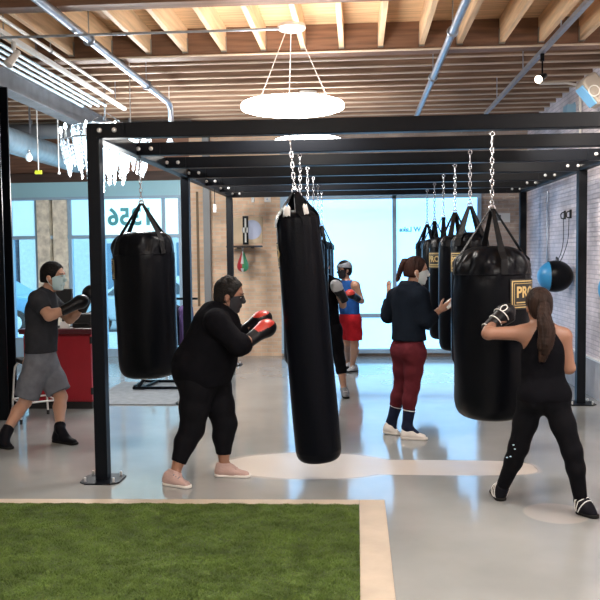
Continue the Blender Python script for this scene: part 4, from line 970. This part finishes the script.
    def mask(s, m, low=-.115):
        f, l, u = s.HB; hc = s.J['hc']; k = s.hs
        P = head_prims(hc, s.HB, k, .006)
        cuts = [(hc - u * .006 * k, nrm(u * 1. - f * .28)), (hc + f * .018 * k, -f), (hc + u * low * k, -u)]
        o = s.net('face_mask', P, m, .006, cuts)
        for e in (-1, 1):
            for z0 in (-.018, -.085): MB().tube(spline([hc + k * (.03 * f + e * .068 * l + z0 * u), hc + k * (.0 * f + e * .082 * l + (z0 * .6 - .005) * u), hc + k * (-.022 * f + e * .086 * l - .01 * u)], 4), .0025, 6).build('ear_loop', m, o, off=s.o)
    def hair(s, m, extra=(), off=.008, nape=-.07, hl=.033, name='hair', ears=True):
        f, l, u = s.HB; hc = s.J['hc']; k = s.hs; n = nrm(f * .9 - u * .35)
        cuts = ((hc + (hl * n / .966) * k, n), (hc + u * nape * k, -u))
        P = [E(hc + k * (-.014 * f + .034 * u), k * V(.098, .078, .092) + off, s.HB, .02, cuts), E(hc + k * (-.045 * f - .02 * u), k * V(.065, .068, .07) + off * .8, s.HB, .02, cuts)]
        sb = [E(hc + k * (-.004 * f + e * .088 * l - .026 * u), k * V(.026, .03, .036), s.HB) for e in (-1, 1)] if ears else []
        return s.net(name, P + list(extra), m, .006, sub=sb)
    def shoe(s, k, heel, toe, m, sole, lift=0., up=(0, 0, 1), w=1., collar=.05, open_=False, name='shoe', lace=None):
        h, t = V(*heel), V(*toe); d = nrm(t - h); u = V(*up); u = nrm(u - d * (u @ d)); L = np.linalg.norm(t - h); sd = np.cross(d, u); a = s.J['an' + k]
        P = [C(h + d * .036 + u * .040, h + d * L * .40 + u * .048, .037 * w, .041 * w, .03), C(h + d * L * .40 + u * .046, h + d * (L - .05) + u * .022, .041 * w, .037 * w, .03, u, .85), C(h + d * .03 + u * .04, h + d * .028 + u * .085, .030 * w, .022 * w, .03)]
        if collar: P.append(C(h + d * .06 + u * .05, a + nrm(s.J['kn' + k] - a) * max(0, collar - .06), .041 * w, max(.043, s.r['an'] + .007 + max(0, collar - .06) * .12) * w, .03))
        if collar: P.insert(0, C(a, h + d * L * .52 + u * (.052 if collar > .08 else .042), max(.041, s.r['an'] + .006) * w, (.041 if collar > .08 else .035) * w, .02))
        cuts = [(h + u * .018, -u)]
        if collar: kd = nrm(s.J['kn' + k] - a); P = hem(P[:1], a + kd * (collar - .075 if collar > .08 else -.014), kd) + P[1:-1] + hem(P[-1:], a + kd * (collar - .075 if collar > .08 else -.014), kd)
        o = s.net(name, P, m, .007, cuts)
        S = [C(h + d * .035 + u * .012, h + d * (L - .042) + u * .012, .043 * w, .042 * w, .02)]
        s.net('sole', S, sole, .006, [(h + u * .024, u), (h + u * .001, -u)], parent=o)
        if lace is not None:
            for q in range(3):
                c = h + d * L * (.44 + .08 * q) + u * (.092 - .011 * q) * w
                MB().tube([c - sd * .026, c + u * .006, c + sd * .026], .005, 6).build('lace', lace, o, off=s.o)
        return o
    def glove(s, k, fist, m, cuffm, pn=(0, 0, 1), side=1, sc=1., mats=None, mfn=None, bands=None):
        w = s.J['wr' + k]; d = nrm(fist - w); pn = V(*pn); pn = nrm(pn - d * (pn @ d)); sd = np.cross(d, pn) * side
        P = [C(w + d * .05 * sc, w + d * .13 * sc, .053 * sc, .064 * sc, .03), E(w + d * .155 * sc - pn * .008 * sc, V(.072, .066, .062) * sc, (d, sd, pn), .03),
             C(w + (d * .05 + sd * .042 - pn * .01) * sc, w + (d * .14 + sd * .058 - pn * .02) * sc, .026 * sc, .029 * sc, .012)]
        g = s.net('boxing_glove', P, m, .008, mats=mats, mfn=mfn)
        s.net('glove_cuff', hem([C(w - d * .10 * sc, w + d * .05 * sc, .047 * sc, .053 * sc)], w - d * .07 * sc, -d), cuffm, .008, parent=g)
        if bands is not None:
            for q, rr in ((-.055, .0495), (.035, .054), (.10, .0655)):
                c = w + d * q * sc; MB().tube([c + rr * sc * (math.cos(a) * pn + math.sin(a) * sd) for a in np.linspace(0, 2 * PI, 25)[:-1]], .0042, 6, closed=True).build('trim_band', bands, g, off=s.o)
            c = w + d * .13 * sc + pn * .066 * sc
            MB().tube([c + .03 * math.cos(a) * d + .02 * math.sin(a) * sd for a in np.linspace(0, 2 * PI, 21)[:-1]], .0042, 6, closed=True).build('knuckle_emblem', bands, g, off=s.o)
        return g
    def fist(s, k, fist):
        w = s.J['wr' + k]; return hand_prims(w, fist - w, V(0, 0, -1), 1.2, .0, 1 if k == 'R' else -1, .9)
DEBUG = True
cloth = lambda n, c, r=.9: mat(n, c, r, spec=.06, bump=.25, bscale=22, var=.15, vscale=14)
MT['brow'] = mat('dark_brow', (.015, .01, .008), .8)
MT['hairblack'] = mat('black_hair', (.006, .005, .005), .75, spec=.2, bump=.6, bscale=60)
MT['hairbrown'] = mat('brown_hair', (.020, .0105, .0075), .55, spec=.12, bump=.9, bscale=45, var=.5, vscale=30, stretch=(1, 1, .12))
MT['hairred'] = mat('auburn_brown_hair', (.024, .010, .0075), .55, spec=.12, bump=.8, bscale=45, var=.5, vscale=28, stretch=(1, 1, .2))
MT['gloveblack'] = mat('black_glove_leather', (.006, .006, .008), .36, spec=.22)
MT['glovered'] = mat('red_glove_leather', (.42, .035, .025), .35)
MT['glovegrey'] = mat('grey_glove_leather', (.35, .35, .36), .35)
MT['blackcloth'] = cloth('black_jersey', (.0035, .0035, .005))
MT['legging'] = mat('black_leggings', (.004, .004, .0055), .75, spec=.07, bump=.12, bscale=30)
MT['maskblue'] = mat('surgical_mask_blue', (.42, .58, .62), .8); MT['maskblack'] = mat('black_mask', (.012, .012, .016), .8)
MT['shoeblack'] = mat('black_shoe', (.005, .005, .008), .6, spec=.1); MT['soleblack'] = mat('black_sole', (.010, .010, .010), .7, spec=.15); MT['solewhite'] = mat('white_sole', (.62, .58, .54), .6)

# man in the grey shirt, working the wide bag
fR, fL = G(8, 447), G(64, 444); Y = 7.68
fistR, fistL = at(86, 298.5, Y - .08), at(91, 288, Y + .10)
p = Person('person in charcoal t-shirt and grey shorts punching with black gloves, wearing a pale blue mask', (at(38, 440, Y)[0], Y, 0), -8, dict(
    pel=(41, 360, Y), che=(42, 312, Y), nek=(46.5, 290, Y), hc=(53.5, 276.5, Y), shR=(38, 299.5, Y - .19), shL=(47, 298, Y + .17),
    elR=(49, 316, Y - .27), wrR=(67, 308.5, Y - .17), elL=(70, 319, Y + .16), wrL=(84, 305, Y + .13),
    knR=(25, 402, Y - .10), anR=(6, 432, fR[1] + .02), knL=(61, 397, Y + .05), anL=(60, 429, fL[1] + .02)), -4, -4, 1.14,
    dict(hip=.165, waist=.155, chest=.175, sq=.74, sh=.07, ua=.055, el=.048, wr=.033, th=.09, kn=.06, ca=.06, an=.04, neck=.06))
hR, tR = G(-2.5, 446.5), G(12, 449.5); hL, tL = G(54, 441.5), G(77, 445); p.foot = dict(R=lerp(hR, tR, .6) + V(0, 0, .038), L=lerp(hL, tL, .6) + V(0, 0, .038))
p.body(MT['skin1'], [p.fist('R', fistR), p.fist('L', fistL)])
p.hair(MT['hairblack'], off=.009, nape=-.055, hl=.036); p.mask(MT['maskblue'])
sh_ = cloth('charcoal_jersey', (.028, .030, .036))
p.net('t_shirt', p.torso(.020, bottom=False) + [C(p.J['pel'] - V(0, 0, .12), p.J['pel'], .185, .185, .05, p.f, .8)] + p.arm('R', .018, .66, .022) + p.arm('L', .018, .66, .022) , sh_, .010, [(at(41, 352, Y), V(0, 0, -1)), (p.J['nek'] + V(.0, 0, .028), nrm(V(.35, 0, 1)))])
s3 = cloth('grey_shorts_cloth', (.135, .145, .17))
lg = p.torso(.018, top=False)[:1]
p.net('shorts', [C(p.J['pel'] + V(0, 0, .06), p.J['pel'] - V(0, 0, .04), .175, .19, .05, p.f, .8)] + p.leg('R', .028, .86, .062) + p.leg('L', .028, .86, .062), s3, .010, [(at(41, 347, Y), V(0, 0, 1))])
for k, h, t in (('R', hR, tR), ('L', hL, tL)):
    p.shoe(k, h, t, MT['shoeblack'], MT['soleblack'], collar=.13, lace=MT['beamgrey'], w=1.05)
p.glove('R', fistR, MT['gloveblack'], MT['gloveblack'], (0, -.3, 1), -1); p.glove('L', fistL, MT['gloveblack'], MT['gloveblack'], (0, -.3, 1), 1)

# woman in black with red and black gloves
Y = 6.33; hR, tR = G(164, 484), G(191, 488.5); hL, tL = G(215.5, 476), G(251, 477.5)
fistR, fistL = at(266, 328, Y - .03), at(259, 321, Y + .12)
p = Person('person in black hoodie and cropped leggings, pink trainers, red and black gloves raised', (at(203, 480, Y)[0], Y, 0), 0, dict(
    pel=(203, 368, Y), che=(216, 328, Y), nek=(221, 309, Y), hc=(230, 295.5, Y), shR=(217, 322, Y - .20), shL=(221, 321, Y + .19),
    elR=(238.5, 346, Y - .25), wrR=(252, 338.5, Y - .12), elL=(242, 338, Y + .22), wrL=(248, 329, Y + .16),
    hipR=(197, 386, Y - .09), hipL=(214, 386, Y + .09), knR=(192, 429, Y - .10), anR=(176, 470, hR[1] + .01), knL=(225, 424, Y + .08), anL=(224, 462, hL[1] + .01)), 0, -12, 1.10,
    dict(hip=.21, waist=.20, chest=.19, sq=.93, sh=.078, ua=.07, el=.055, wr=.034, th=.125, kn=.088, ca=.076, an=.040, neck=.062))
p.foot = dict(R=lerp(hR, tR, .6) + V(0, 0, .038), L=lerp(hL, tL, .6) + V(0, 0, .038))
p.body(MT['skin3'], [p.fist('R', fistR), p.fist('L', fistL)])
bun = [E(p.J['hc'] + p.hs * (V(0, 0, .035) + .098 * (math.cos(a_) * math.cos(b_) * p.HB[0] * .95 + math.sin(a_) * math.cos(b_) * p.HB[1] * .8 + math.sin(b_) * p.HB[2])), V(.020, .020, .018), p.HB, .012) for a_, b_ in [(rng.uniform(1.2, 5.08), rng.uniform(-.2, 1.4)) for _ in range(46)]] + [E(p.J['hc'] + p.hs * (-.075 * p.HB[0] + .045 * p.HB[2]), V(.045, .05, .05), p.HB, .03)]
p.hair(MT['hairblack'], bun, off=.012, nape=-.06); p.mask(MT['maskblack'])
j = p.J
hood = [C(lerp(j['nek'], j['hc'], .05) - p.f * .05 + p.l * e * .07, lerp(j['nek'], j['hc'], .05) - p.f * .09 - V(0, 0, .02), .052, .06, .04) for e in (-1, 1)]
p.net('hoodie', p.torso(.022, bottom=False) + [E(at(189, 362, Y), V(.12, .20, .13), k=.08), E(at(222, 360, Y), V(.11, .17, .15), k=.08), C(j['pel'], j['pel'] - V(0, 0, .08), .225, .215, .06)] + p.arm('R', .024, 1.42, .028) + p.arm('L', .024, 1.42, .028) + hood, MT['blackcloth'], .011, [(at(205, 384, Y), V(0, 0, -1)), (j['nek'] + V(.02, 0, .055), nrm(V(.6, 0, 1)))])
cr_ = p.leg('R', .010, 1.82) + p.leg('L', .010, 1.80)
p.net('leggings', p.torso(.010, top=False)[:1] + [C(j['pel'] - p.f * .05 - V(0, 0, .02), j['hipR'], .19, .135, .06), C(j['pel'] - p.f * .05 - V(0, 0, .02), j['hipL'], .19, .135, .06)] + cr_, MT['legging'], .010, [(at(203, 362, Y), V(0, 0, 1))])
pk = mat('dusty_pink_knit', (.36, .245, .22), .75, bump=.2, bscale=60)
for k, h, t in (('R', hR, tR), ('L', hL, tL)): p.shoe(k, h, t, pk, MT['solewhite'], collar=.045, lace=MT['beamgrey'] if k == 'R' else pk)
red_top = lambda w, f: (lambda c: np.where(((c - (w + (f - w) * .55)) @ nrm(V(-.25, -.35, 1))) > (.030 if f is fistR else .08), 0, 1))
for k, fs, sd in (('R', fistR, -1), ('L', fistL, 1)):
    p.glove(k, fs, None, MT['gloveblack'], (0, -.3, 1), sd, 1.08, mats=[MT['glovered'], MT['gloveblack']], mfn=red_top(p.J['wr' + k], fs))

# boxer hidden behind the tall bag
Y = 10.12; hL, tL = G(345, 394.2) , G(346.5, 399); hR = V(hL[0] - .38, Y + .25, 0); tR = hR + V(-.06, -.26, 0)
hL = tL + V(-.03, .25, 0)
fistL, fistR = at(337.5, 287.5, Y - .30), at(318, 284, Y - .3)
p = Person('person in black capri leggings mostly hidden behind the tall swinging bag, one grey glove raised', (at(330, 390, Y)[0], Y, 0), 262, dict(
    pel=(327, 328, Y), che=(325, 291, Y), nek=(325, 277, Y), hc=(323, 266, Y - .02), shL=(336, 284, Y - .02), shR=(313, 284, Y + .02),
    elL=(343, 305, Y - .10), wrL=(342.5, 296.5, Y - .27), elR=(309, 303, Y - .1), wrR=(313, 294, Y - .25),
    knL=(340, 362, Y - .02), anL=(343.5, 387, hL[1] - .03), knR=(319, 360, Y + .06), anR=(314, 385, hR[1] - .03)), 262, -4, 1.0)
p.foot = dict(R=lerp(hR, tR, .6) + V(0, 0, .038), L=lerp(hL, tL, .6) + V(0, 0, .038))
p.body(MT['skin2'], [p.fist('R', fistR), p.fist('L', fistL)]); p.hair(MT['hairblack'], off=.014); p.mask(MT['maskblack'])
p.net('sports_top', p.torso(.014, bottom=False) + p.arm('L', .012, .5) + p.arm('R', .012, .5), MT['blackcloth'], .012, [(at(327, 338, Y), V(0, 0, -1)), (p.J['nek'] + V(0, 0, .03), V(0, 0, 1))])
p.net('leggings', p.torso(.012, top=False) [:1] + p.torso(.012, top=False)[2:] + p.leg('L', .010, 1.45) + p.leg('R', .010, 1.45), MT['legging'], .012, [(p.J['pel'] + V(0, 0, .06), V(0, 0, 1))])
gs = mat('grey_shoe', (.16, .16, .17), .6)
for k, h, t in (('R', hR, tR), ('L', hL, tL)): p.shoe(k, h, t, gs, MT['soleblack'], collar=.055, lace=MT['white'])
p.glove('L', fistL, None, MT['gloveblack'], (.3, -.6, 1), -1, 1.05, mats=[MT['glovegrey'], MT['gloveblack']], mfn=(lambda c, q=lerp(p.J['wrL'], fistL, .9): np.where((c - q) @ nrm(V(-.2, -.4, 1)) > -.01, 0, 1)))
p.glove('R', fistR, MT['glovegrey'], MT['gloveblack'], (0, 0, 1), 1)

# man in blue tank top by the frosted window
Y = 12.05; hL, tL = G(357.5, 371.2), G(346.5, 372.6); hR, tR = G(352, 367), G(343.5, 368)
fistL, fistR = at(349.5, 293, Y - .42), at(341, 293, Y - .40)
p = Person('person in blue tank top and red shorts with grey headband before the frosted window', (at(350, 370, Y)[0], Y, 0), 222, dict(
    pel=(350, 318, Y), che=(348, 291, Y), nek=(346, 281, Y), hc=(344, 270, Y - .02), shL=(355.5, 285.5, Y - .12), shR=(339.5, 285, Y + .13),
    elL=(361.5, 301, Y - .12), wrL=(356, 297.5, Y - .29), elR=(336.5, 301, Y - .12), wrR=(340, 299, Y - .28),
    knL=(354.5, 345, Y - .07), anL=(352.5, 364.5, hL[1] - .02), knR=(347, 343, Y + .10), anR=(348, 361, hR[1] - .02)), 215, -6, 1.06, dict(chest=.165, waist=.15, sh=.064, sq=.75, ca=.062, kn=.062))
p.foot = dict(R=lerp(hR, tR, .6) + V(0, 0, .038), L=lerp(hL, tL, .6) + V(0, 0, .038))
p.body(MT['skin1'], [p.fist('R', fistR), p.fist('L', fistL)]); p.hair(MT['hairblack'], off=.016, nape=-.09); p.mask(MT['maskblack'])
hb = p.HB; p.net('headband', [E(p.J['hc'] + p.hs * (-.012 * hb[0] + .03 * hb[2]), p.hs * V(.100, .080, .094) + .019, hb)], cloth('grey_bandana', (.24, .26, .30)), .008, [(p.J['hc'] + hb[2] * .032, nrm(-hb[2] + .15 * hb[0])), (p.J['hc'] + hb[2] * .115, nrm(hb[2] + .25 * hb[0]))])
p.net('tank_top', p.torso(.014, bottom=False), cloth('blue_jersey', (.02, .085, .30)), .012, [(at(350, 314, Y), V(0, 0, -1)), (p.J['nek'] + V(0, 0, .01), V(0, 0, 1)), (lerp(p.J['nek'], p.J['shL'], .86), nrm(p.l + V(0, 0, .2))), (lerp(p.J['nek'], p.J['shR'], .86), nrm(-p.l + V(0, 0, .2)))])
p.net('shorts', [C(p.J['pel'] + V(0, 0, .08), p.J['pel'] - V(0, 0, .05), .165, .185, .05, p.f, .8)] + p.leg('L', .025, .80, .06) + p.leg('R', .025, .80, .06), cloth('red_shorts_cloth', (.50, .02, .03)), .012, [(p.J['pel'] + V(0, 0, .10), V(0, 0, 1))])
gw = mat('pale_grey_shoe', (.45, .45, .47), .6)
for k, h, t in (('R', hR, tR), ('L', hL, tL)): p.shoe(k, h, t, gw, MT['soleblack'], collar=.04, lace=MT['white'])
rd = MT['glovered']
p.glove('L', fistL, None, MT['gloveblack'], (.3, -.6, 1), -1, 1., mats=[rd, MT['gloveblack']], mfn=(lambda c, q=fistL: np.where((c - q) @ nrm(V(-.2, -.3, 1)) > -.02, 0, 1)))
p.glove('R', fistR, rd, MT['gloveblack'], (0, 0, 1), 1)

# woman in the dark hoodie holding a phone
Y = 7.78; hR, tR = G(401.5, 438.3), G(427.5, 440); tL = G(400, 435.2); hL = tL + V(-.17, .06, .045)
hL = at(384, 432.5, tL[1] + .08)
p = Person('person in dark hoodie, maroon leggings and white clogs, holding out a phone', (at(408, 438, Y)[0], Y, 0), 38, dict(
    pel=(409, 347, Y), che=(408, 303, Y), nek=(411, 286.5, Y), hc=(416.5, 271, Y), shR=(420, 295.5, Y - .11), shL=(396, 297, Y + .12),
    elR=(426.5, 321, Y - .14), wrR=(439, 310.5, Y - .06), elL=(388, 316, Y + .20), wrL=(389, 297, Y + .36),
    hipR=(415, 354, Y - .06), hipL=(402.5, 354, Y + .07), knR=(412, 387, Y - .03), anR=(407, 427, hR[1] + .0), knL=(402, 384, Y + .12), anL=(391.5, 422, hL[1] + .0)), 2, -6, 1.08,
    dict(hip=.158, waist=.14, chest=.15, sq=.78, sh=.062, el=.046, wr=.028, th=.093, kn=.066, ca=.060, an=.038, neck=.05))
p.foot = dict(R=lerp(hR, tR, .6) + V(0, 0, .038), L=lerp(hL, tL, .6) + V(0, 0, .038))
wR, wL = p.J['wrR'], p.J['wrL']; dR = nrm(at(449, 305, Y - .03) - wR)
p.body(MT['skin1'], [hand_prims(wR, dR, V(.2, .75, .6), .55, .06, 1, 1.08), hand_prims(wL, nrm(V(-.02, .12, 1)), V(.8, .3, 0), .18, .22, 1, 1.05)])
f, l, u = p.HB; hc = p.J['hc']; k = p.hs
tail = []
q0 = hc + k * (-.09 * f + .055 * u)
path = spline([q0, at(405, 261, Y), at(401, 269, Y), at(397.5, 281, Y + .02)], 4)
for e in range(6):
    o1 = V(rng.uniform(-.012, .012), rng.uniform(-.025, .025), rng.uniform(-.012, .012)); rr = [.036, .034, .034, .033, .032, .031, .030, .028, .026, .023, .02, .016, .010]
    for i in range(len(path) - 1): tail.append(C(path[i] + o1 * min(1, i / 3), path[i + 1] + o1 * min(1, (i + 1) / 3), rr[i] * .62, rr[i + 1] * .62, .008))
ho = p.hair(MT['hairred'], off=.010, nape=-.06); p.net('ponytail', tail, MT['hairred'], .007); MB().tube([q0 + f * .0 + .028 * (math.cos(a) * l + math.sin(a) * u) for a in np.linspace(0, 2 * PI, 17)[:-1]], .007, 6, closed=True).build('hair_tie', MT['strap'], p.t, off=p.o)
p.mask(mat('pale_mask', (.55, .62, .64), .8))
hz = cloth('dark_navy_fleece', (.006, .009, .015)); j = p.J
hood = [C(j['nek'] - p.f * .02 + p.l * e * .085 + V(0, 0, .02), j['nek'] - p.f * .10 - V(0, 0, .035), .042, .055, .03) for e in (-1, 1)] + [E(j['nek'] - p.f * .10 - V(0, 0, .06), V(.05, .11, .075), p.B, .04)]
p.net('hoodie', p.torso(.026, bottom=False) + [C(j['pel'] + V(0, 0, .03), j['pel'] - V(0, 0, .05), .175, .170, .05, p.f, .86)] + p.arm('R', .026, 1.62, .022) + p.arm('L', .028, 1.8, .022) + hood, hz, .010, [(at(409, 340, Y), V(0, 0, -1)), (j['nek'] + p.f * .04 + V(0, 0, .02), nrm(p.f * .5 + V(0, 0, 1)))])
p.net('leggings', p.torso(.008, top=False)[:1] + p.torso(.008, top=False)[2:] + p.leg('R', .008, 1.56) + p.leg('L', .008, 1.58), cloth('maroon_jersey', (.095, .016, .022), .75), .010, [(j['pel'] + V(0, 0, .07), V(0, 0, 1))])
sk = cloth('navy_sock_knit', (.012, .016, .035))
for k_ in 'RL':
    b, c = j['kn' + k_], j['an' + k_]; a0 = lerp(b, c, .52); so = p.net('sock', hem([C(lerp(b, c, .4), c, .064, .049, .02), C(c, p.foot[k_], .047, .036, .03)], a0, b - c)[:1] + [C(c, p.foot[k_], .047, .036, .03)], sk, .009)
    ctr = lerp(b, c, .58); dd = nrm(c - b); s1 = nrm(np.cross(dd, V(0, 1, 0))); s2_ = np.cross(dd, s1)
    MB().tube([ctr + .0605 * (math.cos(a) * s1 + math.sin(a) * s2_) for a in np.linspace(0, 2 * PI, 25)[:-1]], .004, 6, closed=True).build('sock_stripe', MT['white'], so, off=p.o)
cg = mat('white_clog_foam', (.62, .58, .54), .55)
p.shoe('R', hR, tR, cg, MT['solewhite'], collar=0, w=1.08, name='clog'); p.shoe('L', hL, tL, cg, MT['solewhite'], collar=0, w=1.08, name='clog')
c = wR + dR * .135 + V(0, -.012, .018)
ph = thing('phone', 'white phone held in the outstretched hand of the person in maroon leggings', 'phone', c)
pu = nrm(dR + V(0, 0, .25)); pw = nrm(np.cross(pu, V(.1, -.85, .5))); pq = np.cross(pu, pw)
MB().frame((0, 0, 0), pu * .07, pw * .034, pq * .004).build('phone_case', MT['white'], ph, .003); MB().frame(pq * .0046, pu * .064, pw * .030, pq * .0006).build('phone_screen', MT['labelblack'], ph)

# woman in the black tank top, working the widest bag
Y = 5.58; hL = G(501.5, 501.5); tL = hL + V(-.015, .24, 0); hR, tR = G(577.5, 513), G(598.5, 519)
fistL, fistR = at(506, 311.5, Y + .26), at(553, 338, Y + .34)
p = Person('person in black tank top and leggings, seen from behind, punching the widest bag', (at(543, 505, Y)[0], Y, 0), 97, dict(
    pel=(543, 390, Y), che=(543, 345, Y), nek=(541, 324, Y), hc=(538.5, 306.5, Y + .02), shL=(523.5, 333, Y + .0), shR=(563, 336, Y - .01),
    elL=(488, 333.5, Y - .02), wrL=(492.5, 324.5, Y + .20), elR=(569, 368, Y + .0), wrR=(562, 350, Y + .2),
    hipL=(532, 398, Y + .03), hipR=(554, 398, Y - .03), knL=(518.5, 447, Y + .10), anL=(501.5, 489, hL[1] + .05), knR=(572, 451, Y - .07), anR=(581, 502, hR[1] - .01)), 97, -2, 1.0,
    dict(hip=.155, waist=.118, chest=.135, sq=.7, sh=.056, ua=.045, el=.041, wr=.028, th=.085, kn=.060, ca=.053, an=.036, neck=.048))
p.foot = dict(R=lerp(hR, tR, .6) + V(0, 0, .038), L=lerp(hL, tL, .6) + V(0, 0, .038))
p.body(MT['skin3'], [p.fist('R', fistR), p.fist('L', fistL)]); j = p.J; hc = j['hc']; f, l, u = p.HB
p.hair(MT['hairbrown'], off=.011, nape=-.085, ears=False); 
q0 = hc - f * .10 + u * .035
path = spline([q0, at(544, 318, Y - .12), at(546.5, 332, Y - .14), at(544.5, 348, Y - .15), at(541, 364, Y - .14)], 4)
n_ = len(path); rr = np.interp(np.linspace(0, 1, n_), [0, .15, .4, .7, 1.], [.022, .030, .040, .038, .010]); tail = []
for e in range(10):
    an = 2 * PI * e / 10; o1 = V(.040 * math.cos(an) + rng.uniform(-.006, .006), .022 * math.sin(an), 0); e1 = rng.uniform(.75, 1.0)
    for i in range(int((n_ - 1) * e1)):
        w0, w1 = rr[i] / .045, rr[i + 1] / .045; tail.append(C(path[i] + o1 * w0, path[i + 1] + o1 * w1, rr[i] * .42 + .003, rr[i + 1] * .42 + .003, .006))
p.net('ponytail', tail, MT['hairbrown'], .0055); MB().tube([q0 - f * .012 + .022 * (math.cos(a) * l + math.sin(a) * u) for a in np.linspace(0, 2 * PI, 17)[:-1]], .006, 6, closed=True).build('hair_tie', MT['strap'], p.t, off=p.o)
ab = lerp(j['pel'], j['che'], .48)
def edge(p0, p1, out):
    a, b = at(*p0), at(*p1); n = np.cross(b - a, V(0, 1, 0)); n = nrm(n); return (a, n if n @ out > 0 else -n)
tk = p.torso(.013, top=False) + [C(j['che'] + V(0, 0, -.05), lerp(j['che'], j['nek'], .9), .135, .085, .05, p.f, .85)]
p.net('tank_top', tk, MT['blackcloth'], .009, [(j['nek'] + V(0, 0, .0), V(0, 0, 1)), (at(543, 400, Y), V(0, 0, -1)), edge((534, 327, Y), (520.5, 354, Y), p.l), edge((559, 329, Y), (564.5, 360, Y), -p.l)])
p.net('leggings', p.torso(.008, top=False)[:1] + p.torso(.008, top=False)[2:] + p.leg('R', .008, 1.93) + p.leg('L', .008, 1.93), MT['legging'], .010, [(j['pel'] + V(0, 0, .09), V(0, 0, 1))])
lgo = [q for q in COL.objects if q.parent == p.t and q.name.startswith('leggings')][-1]
for a, b_ in ((513.5, 445), (515, 449), (519.5, 446.5), (507, 457.5), (510.5, 456.5)):
    MB().lathe([(.001, -.004), (.006, -.003), (.008, 0), (.006, .003), (.001, .004)], at(a, b_, p.J['knL'][1] - .064), 10).build('legging_print', MT['bluepipe'], lgo, off=p.o)
for k_, h, t in (('L', hL, tL), ('R', hR, tR)):
    o = p.shoe(k_, h, t, MT['shoeblack'], MT['soleblack'], collar=.10, w=1.0)
    m_ = h + (t - h) * .5 + V(0, 0, .05); ax_ = nrm(m_ - p.J['an' + k_]); e1_ = nrm(np.cross(ax_, V(0, 0, 1))); e2_ = np.cross(ax_, e1_)
    for q, tl in ((-.15, .3), (.25, .1), (.70, -.1)):
        c = lerp(p.J['an' + k_], m_, q) - p.o; ring = []
        for a in np.linspace(0, 2 * PI, 37)[:-1]:
            ok, lo, no, _ = o.closest_point_on_mesh(Vector(c + .075 * (math.cos(a) * e1_ + math.sin(a) * e2_) + ax_ * tl * .06 * math.sin(a)))
            if ok: ring.append(V(*(lo + no * .001)))
        ring = [r_ for i_, r_ in enumerate(ring) if i_ == 0 or np.linalg.norm(r_ - ring[i_ - 1]) > .003]
        MB().tube(ring, .0036, 6, closed=True).build('side_stripe', MT['white'], o)
wl = MT['white']
p.glove('L', fistL, MT['gloveblack'], MT['gloveblack'], (-.3, -.8, .5), 1, .98, bands=wl); p.glove('R', fistR, MT['gloveblack'], MT['gloveblack'], (0, 0, 1), -1, .98, bands=wl)

# ------------------------------------------------------------------ light and picture settings
w_ = bpy.data.worlds.new('world'); SC.world = w_; w_.use_nodes = True; bgn = w_.node_tree.nodes['Background']
bgn.inputs[0].default_value = (.93, .97, 1., 1); bgn.inputs[1].default_value = 3.4
SC.view_settings.view_transform = 'Standard'; SC.view_settings.look = 'None'; SC.view_settings.exposure = 0.04; SC.view_settings.gamma = 1.0; SC.view_settings.use_curve_mapping = False
SC.cycles.use_denoising = True
